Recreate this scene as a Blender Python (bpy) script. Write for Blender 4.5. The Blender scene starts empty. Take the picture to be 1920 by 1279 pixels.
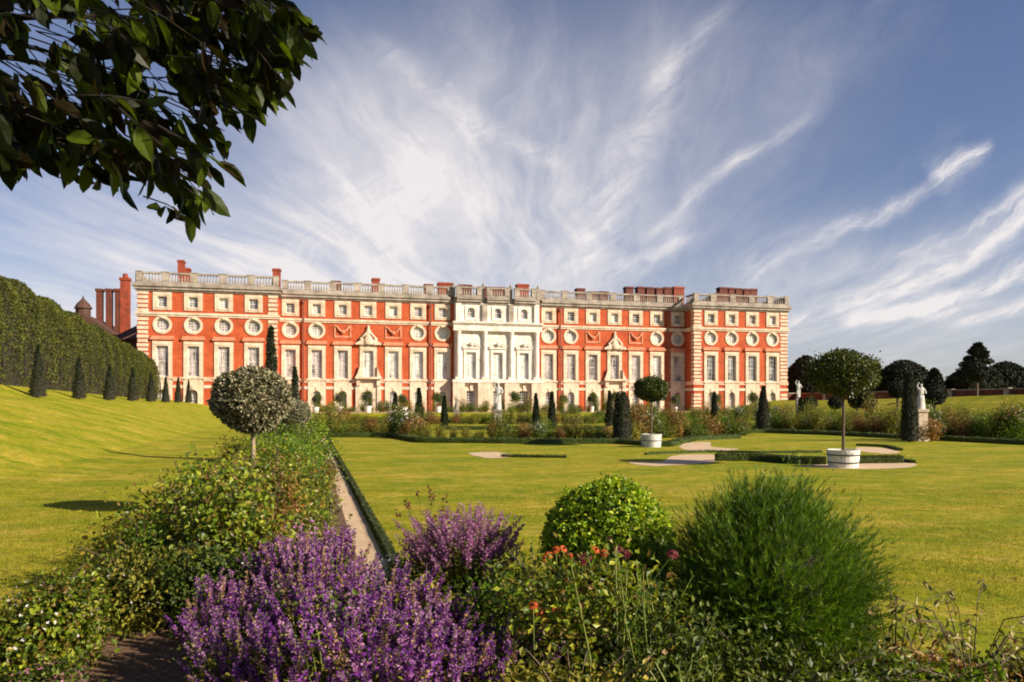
import bpy, bmesh, math, random
import numpy as np
from mathutils import Vector, Matrix

# ------------------------------------------------------------------ scene, camera, light
scn = bpy.context.scene
COL = scn.collection
F = 1453.0 / 1920.0            # focal length / image width
EYE = 2.0
PHI = math.radians(14.65)      # the garden's axis is turned this much from the view axis
CS, SN = math.cos(PHI), math.sin(PHI)

cam_d = bpy.data.cameras.new("camera")
cam = bpy.data.objects.new("camera", cam_d)
COL.objects.link(cam)
cam.location = (0, 0, EYE)
cam.rotation_euler = (math.pi / 2, 0, 0)
cam_d.sensor_width = 36.0
cam_d.lens = 36.0 * F
cam_d.shift_y = 118.5 / 1920.0
cam_d.clip_start = 0.05
cam_d.clip_end = 9000
scn.camera = cam

SUN_AZ = math.radians(115)     # clockwise from +Y
SUN_EL = math.radians(28)
sl = bpy.data.lights.new("sun", 'SUN')
sl.energy = 5.0
sl.angle = math.radians(0.5)
sl.color = (1.0, 0.86, 0.66)
so = bpy.data.objects.new("sun", sl)
COL.objects.link(so)
sv = Vector((math.sin(SUN_AZ) * math.cos(SUN_EL), math.cos(SUN_AZ) * math.cos(SUN_EL), math.sin(SUN_EL)))
so.rotation_euler = sv.to_track_quat('Z', 'Y').to_euler()
so.location = (20, -20, 30)

scn.view_settings.view_transform = 'Standard'
scn.view_settings.look = 'None'
scn.view_settings.exposure = 0.82
scn.view_settings.gamma = 1.0
scn.cycles.filter_width = 1.9
scn.cycles.max_bounces = 6
scn.cycles.diffuse_bounces = 3
scn.cycles.glossy_bounces = 2
scn.cycles.transmission_bounces = 3
scn.cycles.transparent_max_bounces = 4
scn.cycles.use_denoising = True

# ------------------------------------------------------------------ sky
world = bpy.data.worlds.new("World")
scn.world = world
world.use_nodes = True
wt = world.node_tree
wn, wl = wt.nodes, wt.links
wn.clear()
world.cycles.sampling_method = 'MANUAL'
world.cycles.sample_map_resolution = 256

def wmath(op, a, b=None, c=None, clamp=False):
    n = wn.new('ShaderNodeMath'); n.operation = op; n.use_clamp = clamp
    for i, v in enumerate((a, b, c)):
        if v is None: continue
        if isinstance(v, (int, float)): n.inputs[i].default_value = v
        else: wl.new(v, n.inputs[i])
    return n.outputs[0]

def wcomb(x, y, z=0.0):
    n = wn.new('ShaderNodeCombineXYZ')
    for i, v in enumerate((x, y, z)):
        if isinstance(v, (int, float)): n.inputs[i].default_value = v
        else: wl.new(v, n.inputs[i])
    return n.outputs[0]

def wnoise(vec, scale, detail=5, rough=0.55, dist=0.0):
    n = wn.new('ShaderNodeTexNoise'); n.inputs['Scale'].default_value = scale
    n.inputs['Detail'].default_value = detail; n.inputs['Roughness'].default_value = rough
    n.inputs['Distortion'].default_value = dist
    wl.new(vec, n.inputs['Vector'])
    return n.outputs['Fac']

def wrange(v, a, b, c=0.0, d=1.0, smooth=True):
    n = wn.new('ShaderNodeMapRange'); n.interpolation_type = 'SMOOTHSTEP' if smooth else 'LINEAR'
    n.inputs[1].default_value = a; n.inputs[2].default_value = b
    n.inputs[3].default_value = c; n.inputs[4].default_value = d
    wl.new(v, n.inputs[0])
    return n.outputs[0]

geo = wn.new('ShaderNodeTexCoord')
sep = wn.new('ShaderNodeSeparateXYZ'); wl.new(geo.outputs['Generated'], sep.inputs[0])
X, Y, Z = sep.outputs
yy = wmath('MAXIMUM', Y, 0.25)
U = wmath('DIVIDE', X, yy)
Wv = wmath('DIVIDE', Z, yy)
zz = wmath('ADD', wmath('MAXIMUM', Z, 0.0), 0.06)
# plane of high cloud seen in perspective, streaks running to one point on the horizon
vp = math.atan((1090 - 960) / 1453)
qx = wmath('DIVIDE', wmath('SUBTRACT', wmath('MULTIPLY', X, math.cos(vp)), wmath('MULTIPLY', Y, math.sin(vp))), zz)
qy = wmath('DIVIDE', wmath('ADD', wmath('MULTIPLY', X, math.sin(vp)), wmath('MULTIPLY', Y, math.cos(vp))), zz)
warp = wnoise(wcomb(wmath('MULTIPLY', qx, 0.5), wmath('MULTIPLY', qy, 0.22)), 1.3, 3)
warp2 = wnoise(wcomb(U, Wv, 3.7), 5.0, 4, 0.6)
qx2 = wmath('ADD', qx, wmath('MULTIPLY', wmath('SUBTRACT', warp, 0.5), 1.1))
qx3 = wmath('ADD', qx2, wmath('MULTIPLY', wmath('SUBTRACT', warp2, 0.5), 0.45))
st1 = wnoise(wcomb(wmath('MULTIPLY', qx3, 1.0), wmath('MULTIPLY', qy, 0.16)), 1.9, 8, 0.62, 0.12)
st2 = wnoise(wcomb(wmath('MULTIPLY', qx2, 1.0), wmath('MULTIPLY', qy, 0.12), 5.0), 6.0, 7, 0.64, 0.1)
st3 = wnoise(wcomb(U, Wv, 9.0), 2.6, 7, 0.62, 0.15)

def px(x): return (x - 960) / 1453.0
def py(y): return (758 - y) / 1453.0

def blob(cx, cy, rx, ry, amp):
    a = wmath('DIVIDE', wmath('SUBTRACT', U, px(cx)), rx / 1453.0)
    b = wmath('DIVIDE', wmath('SUBTRACT', Wv, py(cy)), ry / 1453.0)
    d = wmath('ADD', wmath('MULTIPLY', a, a), wmath('MULTIPLY', b, b))
    return wmath('MULTIPLY', wmath('EXPONENT', wmath('MULTIPLY', d, -1.0)), amp)

wx = wmath('MULTIPLY', wmath('SUBTRACT', warp2, 0.5), 0.04)
warp4 = wnoise(wcomb(U, Wv, 1.2), 16.0, 4, 0.6)
warp5 = wnoise(wcomb(U, Wv, 7.7), 1.8, 2, 0.5)
wx2 = wmath('ADD', wmath('ADD', wx, wmath('MULTIPLY', wmath('SUBTRACT', warp4, 0.5), 0.022)), wmath('MULTIPLY', wmath('SUBTRACT', warp5, 0.5), 0.16))

def stroke(x1, y1, x2, y2, w1, w2, amp):
    ux, uy = px(x2) - px(x1), py(y2) - py(y1)
    L = math.hypot(ux, uy); ux /= L; uy /= L
    dx = wmath('SUBTRACT', U, px(x1)); dy = wmath('SUBTRACT', Wv, py(y1))
    t = wmath('ADD', wmath('MULTIPLY', dx, ux), wmath('MULTIPLY', dy, uy))
    s = wmath('ADD', wmath('ADD', wmath('MULTIPLY', dx, -uy), wmath('MULTIPLY', dy, ux)), wx2)
    tn = wmath('DIVIDE', t, L)
    wid = wmath('ADD', wmath('MULTIPLY', wmath('MULTIPLY', tn, 1.0, clamp=True), (w2 - w1) / 1453.0), w1 / 1453.0)
    q = wmath('DIVIDE', s, wid)
    g = wmath('EXPONENT', wmath('MULTIPLY', wmath('MULTIPLY', q, q), -1.0))
    e = wmath('MULTIPLY', wrange(tn, -0.15, 0.15), wrange(tn, 0.8, 1.15, 1.0, 0.0))
    return wmath('MULTIPLY', wmath('MULTIPLY', g, e), amp)

def wsum(items):
    r = items[0]
    for i in items[1:]: r = wmath('ADD', r, i)
    return r

cover = wsum([blob(800, 520, 520, 240, 0.68), blob(250, 560, 560, 260, 0.62), blob(1050, 300, 330, 260, 0.40),
              blob(760, 230, 260, 150, 0.25), blob(1720, 560, 330, 130, 0.40), blob(620, 160, 120, 110, 0.30),
              blob(1300, 130, 300, 150, 0.22)])
fine = wmath('ADD', wmath('MULTIPLY', wrange(st1, 0.36, 0.68), 0.75), wmath('MULTIPLY', wrange(st2, 0.40, 0.72), 0.40))
body = wmath('MULTIPLY', cover, wmath('ADD', wmath('ADD', 0.46, wmath('MULTIPLY', fine, 0.62)), wmath('MULTIPLY', wmath('SUBTRACT', st3, 0.5), 1.0)))
thin = wmath('MULTIPLY', wmath('MULTIPLY', wrange(st1, 0.42, 0.75), wrange(st3, 0.40, 0.65)), 0.26)
strokes = wsum([
    stroke(1480, 625, 1700, 520, 14, 26, 0.75), stroke(1690, 530, 1990, 360, 22, 34, 0.75),
    stroke(1590, 612, 1780, 550, 10, 20, 0.80), stroke(1760, 555, 1990, 470, 18, 26, 0.65),
    stroke(1400, 520, 1600, 420, 26, 20, 0.38), stroke(1590, 430, 1760, 325, 14, 12, 0.60),
    stroke(1745, 325, 1850, 265, 26, 14, 0.95), stroke(1620, 500, 1980, 340, 16, 22, 0.35),
    stroke(1780, 590, 2000, 545, 10, 16, 0.5),
    stroke(1200, 430, 1400, 260, 14, 18, 0.34), stroke(1360, 290, 1510, 210, 16, 8, 0.26),
    stroke(1060, 460, 1230, 90, 70, 34, 0.26), stroke(1190, 130, 1340, -20, 18, 22, 0.26),
    stroke(880, 200, 1070, 260, 26, 20, 0.26), stroke(690, 110, 920, 235, 26, 30, 0.22),
    stroke(1160, 500, 1290, 420, 26, 14, 0.34), stroke(660, 520, 800, 300, 40, 50, 0.30),
    stroke(540, 500, 700, 330, 50, 30, 0.22), stroke(1000, 600, 1130, 330, 30, 30, 0.22),
])
fib = wnoise(wcomb(wmath('MULTIPLY', wmath('ADD', U, Wv), 1.6), wmath('MULTIPLY', wmath('SUBTRACT', wmath('ADD', Wv, wmath('MULTIPLY', wx2, 1.5)), wmath('MULTIPLY', U, 0.62)), 9.0), 2.0), 5.0, 6, 0.65)
strokes = wmath('MULTIPLY', strokes, wmath('ADD', 0.18, wmath('ADD', wmath('MULTIPLY', fine, 0.45), wmath('MULTIPLY', wrange(fib, 0.38, 0.62), 0.62))))
low = wmath('MULTIPLY', wrange(Z, 0.0, 0.20, 1.0, 0.0), 0.24)
veil = wmath('MULTIPLY', wrange(Z, 0.2, 0.5, 1.0, 0.6), 0.05)
dens = wmath('MULTIPLY', wsum([body, thin, strokes, low, veil]), wrange(Z, -0.02, 0.03), clamp=True)
dens = wmath('MULTIPLY', dens, 0.93)

sky = wn.new('ShaderNodeTexSky'); sky.sky_type = 'NISHITA'; sky.sun_disc = False
sky.sun_elevation = SUN_EL; sky.sun_rotation = SUN_AZ
sky.air_density = 1.0; sky.dust_density = 0.6; sky.ozone_density = 2.5
tint = wn.new('ShaderNodeMix'); tint.data_type = 'RGBA'; tint.blend_type = 'MULTIPLY'
tint.inputs[0].default_value = 1.0
wl.new(sky.outputs[0], tint.inputs[6]); tint.inputs[7].default_value = (0.77, 0.78, 0.97, 1)
mixc = wn.new('ShaderNodeMix'); mixc.data_type = 'RGBA'
wl.new(dens, mixc.inputs[0]); wl.new(tint.outputs[2], mixc.inputs[6])
mixc.inputs[7].default_value = (9.3, 8.8, 8.7, 1)
bg = wn.new('ShaderNodeBackground'); bg.inputs[1].default_value = 0.056
wl.new(mixc.outputs[2], bg.inputs[0])
wo = wn.new('ShaderNodeOutputWorld'); wl.new(bg.outputs[0], wo.inputs[0])

# ------------------------------------------------------------------ coordinates
def W(a, b, z=0.0):
    """garden frame (a across, b along the axis) to world"""
    return (a * CS - b * SN, a * SN + b * CS, z)

def G(x, y):
    return (x * CS + y * SN, -x * SN + y * CS)

def gp(px_, py_, z=0.0):
    """the point of the level z seen at that place of the photograph"""
    Yd = (EYE - z) * 1453.0 / (py_ - 758.0)
    return ((px_ - 960) / 1453.0 * Yd, Yd, z)

def at(px_, py_, Yd):
    return ((px_ - 960) / 1453.0 * Yd, Yd, EYE - (py_ - 758.0) / 1453.0 * Yd)

MID = 29.5
def gz(a, b):
    k = min(max((b - 50) / 50.0, 0), 1)
    tc = 2.42 - 0.22 * k
    tu = 3.4 - 0.75 * k
    pts_a = [0, 1.6, 9.2, 10.4, 13.2, 14]
    pts_z = [0, 0.14, tc - 0.14, tc, tu, tu]
    d = (-6 - a) if a < MID else (a - 65)
    side = float(np.interp(d, pts_a, pts_z)) if d > 0 else 0.0
    t = min(max((b - 104) / 3.0, 0), 1)
    return max(side, 0.8 * t * t * (3 - 2 * t))

def onground(x, y):
    a, b = G(x, y)
    return gz(a, b)

# ------------------------------------------------------------------ materials
def new_mat(name):
    m = bpy.data.materials.new(name); m.use_nodes = True
    nt = m.node_tree
    return m, nt, nt.nodes, nt.links, nt.nodes['Principled BSDF']

def ramp(nt, fac, stops, interp='LINEAR'):
    r = nt.nodes.new('ShaderNodeValToRGB'); r.color_ramp.interpolation = interp
    while len(r.color_ramp.elements) < len(stops): r.color_ramp.elements.new(0.5)
    for e, (p, c) in zip(r.color_ramp.elements, stops):
        e.position = p; e.color = (*c, 1)
    nt.links.new(fac, r.inputs[0])
    return r.outputs[0]

def noise_node(nt, scale, detail=4, rough=0.55, coord='Object', vec=None, dist=0.0, stretch=None):
    n = nt.nodes.new('ShaderNodeTexNoise')
    n.inputs['Scale'].default_value = scale; n.inputs['Detail'].default_value = detail
    n.inputs['Roughness'].default_value = rough; n.inputs['Distortion'].default_value = dist
    if vec is None:
        t = nt.nodes.new('ShaderNodeTexCoord'); vec = t.outputs[coord]
    if stretch:
        mp = nt.nodes.new('ShaderNodeMapping'); mp.inputs['Scale'].default_value = stretch[:3]
        if len(stretch) > 3: mp.inputs['Rotation'].default_value = (0, 0, stretch[3])
        nt.links.new(vec, mp.inputs[0]); vec = mp.outputs[0]
    nt.links.new(vec, n.inputs['Vector'])
    return n.outputs['Fac']

def mixcol(nt, fac, a, b, mode='MIX'):
    n = nt.nodes.new('ShaderNodeMix'); n.data_type = 'RGBA'; n.blend_type = mode
    for i, v in ((0, fac), (6, a), (7, b)):
        if isinstance(v, (int, float)): n.inputs[i].default_value = v
        elif isinstance(v, tuple): n.inputs[i].default_value = (*v, 1)
        else: nt.links.new(v, n.inputs[i])
    return n.outputs[2]

def add_bump(nt, bsdf, h, strength=0.3, dist=0.02):
    b = nt.nodes.new('ShaderNodeBump'); b.inputs['Strength'].default_value = strength
    b.inputs['Distance'].default_value = dist
    nt.links.new(h, b.inputs['Height']); nt.links.new(b.outputs[0], bsdf.inputs['Normal'])

def stone(name, c1, c2, c3=None, scale=1.2, rough=0.8, bump=0.3):
    m, nt, n, l, p = new_mat(name)
    f = noise_node(nt, scale, 6, 0.65)
    col = ramp(nt, f, [(0.3, c1), (0.55, c2), (0.75, c3 or c2)])
    g = noise_node(nt, scale * 9, 3)
    col = mixcol(nt, 0.5, col, ramp(nt, g, [(0.3, (0.75, 0.75, 0.75)), (0.7, (1, 1, 1))]), 'MULTIPLY')
    sk = noise_node(nt, scale * 2.2, 5, 0.7, stretch=(1, 1, 0.12))
    col = mixcol(nt, 0.55, col, ramp(nt, sk, [(0.32, (0.62, 0.60, 0.58)), (0.5, (1, 1, 1))]), 'MULTIPLY')
    l.new(col, p.inputs['Base Color']); p.inputs['Roughness'].default_value = rough
    add_bump(nt, p, g, bump, 0.02)
    return m

def plain(name, c, rough=0.6, metal=0.0, spec=0.5):
    m, nt, n, l, p = new_mat(name)
    f = noise_node(nt, 8, 3)
    l.new(ramp(nt, f, [(0.3, tuple(v * 0.82 for v in c)), (0.7, c)]), p.inputs['Base Color'])
    p.inputs['Roughness'].default_value = rough; p.inputs['Metallic'].default_value = metal
    p.inputs['Specular IOR Level'].default_value = spec
    return m

def leaf(name, cols, trans=0.35, rough=0.5, clump=None, spec=0.35):
    """foliage: each leaf takes its own colour, clumps differ, some light passes through"""
    m, nt, n, l, p = new_mat(name)
    g = nt.nodes.new('ShaderNodeNewGeometry')
    k = len(cols)
    col = ramp(nt, g.outputs['Random Per Island'], [(i / max(k - 1, 1), c) for i, c in enumerate(cols)])
    if clump:
        f = noise_node(nt, clump, 3)
        col = mixcol(nt, 1.0, col, ramp(nt, f, [(0.35, (0.62, 0.66, 0.6)), (0.65, (1.25, 1.2, 1.1))]), 'MULTIPLY')
    oi = nt.nodes.new('ShaderNodeObjectInfo')
    col = mixcol(nt, 1.0, col, ramp(nt, oi.outputs['Random'], [(0, (0.84, 0.9, 0.86)), (1, (1.12, 1.06, 1.0))]), 'MULTIPLY')
    l.new(col, p.inputs['Base Color']); p.inputs['Roughness'].default_value = rough
    p.inputs['Specular IOR Level'].default_value = spec
    tr = nt.nodes.new('ShaderNodeBsdfTranslucent'); l.new(mixcol(nt, 1.0, col, (1.25, 1.3, 0.6), 'MULTIPLY'), tr.inputs[0])
    ms = nt.nodes.new('ShaderNodeMixShader'); ms.inputs[0].default_value = trans
    l.new(p.outputs[0], ms.inputs[1]); l.new(tr.outputs[0], ms.inputs[2])
    l.new(ms.outputs[0], n['Material Output'].inputs[0])
    return m

# lawn
M_lawn, nt, n, l, p = new_mat("lawn_grass")
tc = nt.nodes.new('ShaderNodeTexCoord').outputs['Object']
big = noise_node(nt, 0.22, 6, 0.68, vec=tc, stretch=(.8, 1.4, 1))
mid_ = noise_node(nt, 1.1, 6, 0.72, vec=tc, stretch=(.8, 1.3, 1))
fin = noise_node(nt, 16, 4, 0.7, vec=tc)
fin2 = noise_node(nt, 60, 2, 0.7, vec=tc)
wv = nt.nodes.new('ShaderNodeTexWave'); wv.inputs['Scale'].default_value = 0.085; wv.inputs['Distortion'].default_value = 1.2
wv.inputs['Detail'].default_value = 2
mp = nt.nodes.new('ShaderNodeMapping'); mp.inputs['Rotation'].default_value = (0, 0, math.radians(62)); l.new(tc, mp.inputs[0]); l.new(mp.outputs[0], wv.inputs[0])
c = ramp(nt, big, [(0.38, (0.15, 0.22, 0.008)), (0.50, (0.29, 0.285, 0.014)), (0.61, (0.50, 0.36, 0.07))])
c = mixcol(nt, 0.62, c, ramp(nt, mid_, [(0.36, (0.11, 0.19, 0.006)), (0.51, (0.29, 0.28, 0.014)), (0.64, (0.56, 0.40, 0.10))]))
c = mixcol(nt, 0.22, c, ramp(nt, wv.outputs['Fac'], [(0.35, (0.12, 0.20, 0.005)), (0.65, (0.32, 0.30, 0.02))]))
c = mixcol(nt, 0.9, c, ramp(nt, fin, [(0.32, (0.55, 0.6, 0.45)), (0.68, (1.3, 1.22, 1.15))]), 'MULTIPLY')
fin3 = noise_node(nt, 4.0, 5, 0.75, vec=tc)
c = mixcol(nt, 0.7, c, ramp(nt, fin3, [(0.38, (0.62, 0.72, 0.5)), (0.52, (1, 1, 1)), (0.64, (1.4, 1.2, 1.4))]), 'MULTIPLY')
c = mixcol(nt, 0.7, c, ramp(nt, fin2, [(0.3, (0.7, 0.7, 0.6)), (0.7, (1.2, 1.2, 1.2))]), 'MULTIPLY')
l.new(c, p.inputs['Base Color']); p.inputs['Roughness'].default_value = 0.9
p.inputs['Specular IOR Level'].default_value = 0.1
add_bump(nt, p, fin2, 0.6, 0.03)

def gravel_mat(name, c1, c2, sc=40):
    m, nt, n, l, p = new_mat(name)
    v = noise_node(nt, sc, 4, 0.8)
    b = noise_node(nt, 1.3, 3)
    col = ramp(nt, v, [(0.3, c1), (0.7, c2)])
    col = mixcol(nt, 0.6, col, ramp(nt, b, [(0.3, (0.75, 0.72, 0.7)), (0.7, (1.1, 1.1, 1.1))]), 'MULTIPLY')
    l.new(col, p.inputs['Base Color']); p.inputs['Roughness'].default_value = 0.95
    add_bump(nt, p, v, 0.7, 0.02)
    return m
M_gravel = gravel_mat("pale_gravel", (0.40, 0.27, 0.16), (0.74, 0.56, 0.37))
M_soil = gravel_mat("dark_soil", (0.05, 0.026, 0.014), (0.20, 0.11, 0.062), 22)

# brick with courses
M_brick, nt, n, l, p = new_mat("red_brick")
tc = nt.nodes.new('ShaderNodeTexCoord').outputs['Object']
sp = nt.nodes.new('ShaderNodeSeparateXYZ'); l.new(tc, sp.inputs[0])
ad = nt.nodes.new('ShaderNodeMath'); ad.operation = 'ADD'; l.new(sp.outputs[0], ad.inputs[0]); l.new(sp.outputs[1], ad.inputs[1])
cb = nt.nodes.new('ShaderNodeCombineXYZ'); l.new(ad.outputs[0], cb.inputs[0]); l.new(sp.outputs[2], cb.inputs[1])
br = nt.nodes.new('ShaderNodeTexBrick'); br.inputs['Scale'].default_value = 1.0
br.inputs['Brick Width'].default_value = 0.23; br.inputs['Row Height'].default_value = 0.075
br.inputs['Mortar Size'].default_value = 0.006
br.inputs['Color1'].default_value = (0.50, 0.074, 0.010, 1); br.inputs['Color2'].default_value = (0.34, 0.040, 0.007, 1)
br.inputs['Mortar'].default_value = (0.40, 0.13, 0.06, 1)
l.new(cb.outputs[0], br.inputs[0])
f = noise_node(nt, 0.55, 6, 0.7, vec=tc)
c = mixcol(nt, 0.8, br.outputs[0], ramp(nt, f, [(0.25, (0.48, 0.42, 0.42)), (0.45, (.95, .92, .9)), (0.62, (1.15, 1.35, 1.5))]), 'MULTIPLY')
f2 = noise_node(nt, 1.5, 4, 0.7, vec=tc, stretch=(1, 1, 0.15))
c = mixcol(nt, 0.5, c, ramp(nt, f2, [(0.3, (0.72, 0.68, 0.66)), (0.6, (1.05, 1.05, 1.05))]), 'MULTIPLY')
l.new(c, p.inputs['Base Color']); p.inputs['Roughness'].default_value = 0.9

M_cream = stone("cream_stone", (0.48, 0.37, 0.26), (0.69, 0.56, 0.42), (0.82, 0.71, 0.58), 0.9)
M_pale = stone("pale_portland_stone", (0.56, 0.50, 0.43), (0.80, 0.74, 0.66), (0.86, 0.82, 0.76), 0.9)
M_grey = stone("weathered_parapet_stone", (0.17, 0.14, 0.115), (0.36, 0.31, 0.26), (0.54, 0.49, 0.43), 0.8)
M_rub = stone("rubbed_brick_trim", (0.50, 0.17, 0.08), (0.62, 0.26, 0.15), (0.70, 0.38, 0.25), 0.9)
M_white = plain("white_paint", (0.74, 0.72, 0.68), 0.5)
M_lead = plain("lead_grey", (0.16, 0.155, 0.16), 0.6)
M_tile = stone("old_roof_tile", (0.05, 0.022, 0.016), (0.09, 0.04, 0.026), None, 1.5)
M_brickold = stone("shade_darkened_old_brick", (0.07, 0.018, 0.010), (0.14, 0.032, 0.016), (0.20, 0.05, 0.024), 1.2)  # old brick, darkened further to put the left chimneys' shade into its colour
M_pipe = plain("rusty_downpipe", (0.22, 0.075, 0.045), 0.7)
M_bark = stone("brown_bark", (0.05, 0.032, 0.02), (0.12, 0.08, 0.05), (0.2, 0.14, 0.09), 14)
M_barkd = stone("dark_twig_bark", (0.008, 0.006, 0.004), (0.022, 0.015, 0.010), None, 14)
M_bark2 = stone("pale_bark", (0.20, 0.14, 0.09), (0.36, 0.27, 0.18), (0.45, 0.36, 0.26), 14)
M_iron = plain("black_iron", (0.02, 0.02, 0.02), 0.5)
M_marble = stone("white_marble", (0.42, 0.41, 0.39), (0.62, 0.61, 0.59), None, 3)

def pane_mat(name, dark, light, bias):
    m, nt, n, l, p = new_mat(name)
    oi = nt.nodes.new('ShaderNodeObjectInfo')
    tcn = nt.nodes.new('ShaderNodeTexCoord').outputs['Object']
    va = nt.nodes.new('ShaderNodeVectorMath'); va.operation = 'ADD'
    sc = nt.nodes.new('ShaderNodeVectorMath'); sc.operation = 'SCALE'; sc.inputs[0].default_value = (370, 110, 230); l.new(oi.outputs['Random'], sc.inputs['Scale'])
    l.new(tcn, va.inputs[0]); l.new(sc.outputs[0], va.inputs[1])
    f = noise_node(nt, 0.9, 4, 0.6, vec=va.outputs[0], stretch=(1.2, 1, 0.5))
    l.new(ramp(nt, f, [(bias - 0.10, dark), (bias + 0.08, light)]), p.inputs['Base Color'])
    p.inputs['Roughness'].default_value = 0.12; p.inputs['Specular IOR Level'].default_value = 0.6
    return m
M_tub = stone("weathered_white_paint", (0.50, 0.47, 0.42), (0.72, 0.70, 0.66), (0.78, 0.76, 0.72), 5)
M_pane = pane_mat("glass_curtain_reflection", (0.08, 0.065, 0.065), (0.50, 0.44, 0.43), 0.45)  # curtain tones; also grey reflections painted on the left block's round windows
M_paned = pane_mat("glass_over_dark_room", (0.05, 0.055, 0.06), (0.36, 0.36, 0.37), 0.50)
M_panew = pane_mat("glass_over_white_blind", (0.30, 0.29, 0.27), (0.74, 0.71, 0.66), 0.44)

# foliage
L_yew = leaf("yew_needles", [(0.006, 0.010, 0.004), (0.016, 0.026, 0.008), (0.030, 0.042, 0.010)], 0.08, 0.6)
L_yewb = leaf("dark_edging_leaves", [(0.012, 0.018, 0.005), (0.03, 0.045, 0.008), (0.06, 0.08, 0.012)], 0.1, 0.6)
L_box = leaf("box_leaves", [(0.018, 0.032, 0.006), (0.05, 0.075, 0.010), (0.10, 0.13, 0.014)], 0.2, 0.5)
L_boxy = leaf("golden_box_leaves", [(0.04, 0.09, 0.005), (0.14, 0.26, 0.008), (0.28, 0.42, 0.012), (0.50, 0.55, 0.03), (0.07, 0.14, 0.008)], 0.3, 0.42)
L_hedge = leaf("hornbeam_leaves", [(0.035, 0.055, 0.005), (0.075, 0.105, 0.008), (0.11, 0.115, 0.010), (0.12, 0.085, 0.014), (0.06, 0.09, 0.007)], 0.25, 0.6, clump=0.5)
L_grey = leaf("silver_holly_leaves", [(0.02, 0.024, 0.012), (0.11, 0.11, 0.05), (0.42, 0.38, 0.25), (0.07, 0.06, 0.03), (0.52, 0.46, 0.32)], 0.15, 0.5)
L_laurel = leaf("laurel_leaves", [(0.020, 0.032, 0.006), (0.055, 0.075, 0.010), (0.11, 0.13, 0.016)], 0.2, 0.4, clump=2.0)
L_rose = leaf("rose_leaves", [(0.035, 0.06, 0.008), (0.10, 0.16, 0.012), (0.22, 0.29, 0.02), (0.36, 0.40, 0.035), (0.20, 0.11, 0.035), (0.06, 0.10, 0.010)], 0.35, 0.4, clump=2.6)
L_lime = leaf("fresh_green_leaves", [(0.06, 0.12, 0.010), (0.15, 0.25, 0.014), (0.26, 0.33, 0.025)], 0.35, 0.45, clump=2)
L_olive = leaf("olive_border_leaves", [(0.04, 0.055, 0.010), (0.12, 0.14, 0.018), (0.25, 0.24, 0.03), (0.36, 0.29, 0.05)], 0.3, 0.6, clump=1.2)
L_rust = leaf("russet_border_leaves", [(0.08, 0.035, 0.015), (0.24, 0.11, 0.03), (0.36, 0.20, 0.07), (0.14, 0.13, 0.02)], 0.3, 0.6, clump=1.2)
L_mid = leaf("mid_green_leaves", [(0.022, 0.040, 0.007), (0.07, 0.11, 0.012), (0.16, 0.20, 0.018)], 0.28, 0.5, clump=2.2)
L_fern = leaf("feathery_green_needles", [(0.015, 0.045, 0.006), (0.05, 0.125, 0.010), (0.11, 0.21, 0.014), (0.20, 0.29, 0.022)], 0.25, 0.5, clump=2.2)
L_stem = leaf("green_stems", [(0.06, 0.10, 0.015), (0.16, 0.21, 0.04), (0.24, 0.26, 0.08)], 0.15, 0.6)
L_purple = leaf("purple_petals", [(0.05, 0.005, 0.11), (0.13, 0.016, 0.25), (0.24, 0.045, 0.36), (0.08, 0.010, 0.16), (0.40, 0.15, 0.44)], 0.3, 0.6)
L_mauve = leaf("mauve_petals", [(0.16, 0.045, 0.20), (0.32, 0.11, 0.34), (0.46, 0.22, 0.42), (0.24, 0.08, 0.26)], 0.3, 0.6)
L_lilac = leaf("lilac_petals", [(0.20, 0.06, 0.28), (0.36, 0.16, 0.42), (0.50, 0.28, 0.50), (0.28, 0.10, 0.34)], 0.3, 0.6)
L_calyx = leaf("dusty_pink_calyces", [(0.30, 0.14, 0.09), (0.46, 0.26, 0.17), (0.42, 0.32, 0.14), (0.20, 0.12, 0.06)], 0.25, 0.7)
L_orange = leaf("orange_petals", [(0.60, 0.085, 0.012), (0.72, 0.16, 0.02), (0.50, 0.06, 0.01)], 0.3, 0.6)
L_red = leaf("dark_red_petals", [(0.06, 0.004, 0.008), (0.14, 0.008, 0.016)], 0.15, 0.6)
L_pink = leaf("pink_petals", [(0.55, 0.16, 0.30), (0.72, 0.34, 0.46), (0.45, 0.07, 0.26)], 0.3, 0.6)
L_whitep = leaf("white_petals", [(0.52, 0.50, 0.56), (0.70, 0.68, 0.70), (0.40, 0.40, 0.52)], 0.25, 0.6)
L_dry = leaf("dry_stalks", [(0.16, 0.06, 0.025), (0.42, 0.32, 0.16), (0.26, 0.28, 0.05), (0.50, 0.42, 0.26), (0.09, 0.12, 0.015), (0.16, 0.20, 0.03)], 0.2, 0.7)
L_over = leaf("overhanging_leaves", [(0.008, 0.014, 0.003), (0.020, 0.034, 0.004), (0.10, 0.14, 0.008), (0.014, 0.022, 0.003), (0.03, 0.018, 0.006), (0.012, 0.02, 0.003)], 0.45, 0.45, spec=.2)
L_pine = leaf("dark_distant_needles", [(0.005, 0.008, 0.004), (0.012, 0.019, 0.006), (0.022, 0.030, 0.009)], 0.06, 0.7, clump=0.3)

M_coreshade = plain("shaded_twig_core", (0.022, 0.018, 0.009), 0.9)  # solid dark core for inner twigs; shade between leaves put into its colour

# ------------------------------------------------------------------ mesh helpers
def link(name, me, mat=None, parent=None, loc=None, rotz=None):
    o = bpy.data.objects.new(name, me)
    COL.objects.link(o)
    if mat is not None and me is not None and not me.materials:
        for mm in (mat if isinstance(mat, (list, tuple)) else [mat]): me.materials.append(mm)
    if parent is not None: o.parent = parent
    if loc is not None: o.location = loc
    if rotz is not None: o.rotation_euler = (0, 0, rotz)
    return o

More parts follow.
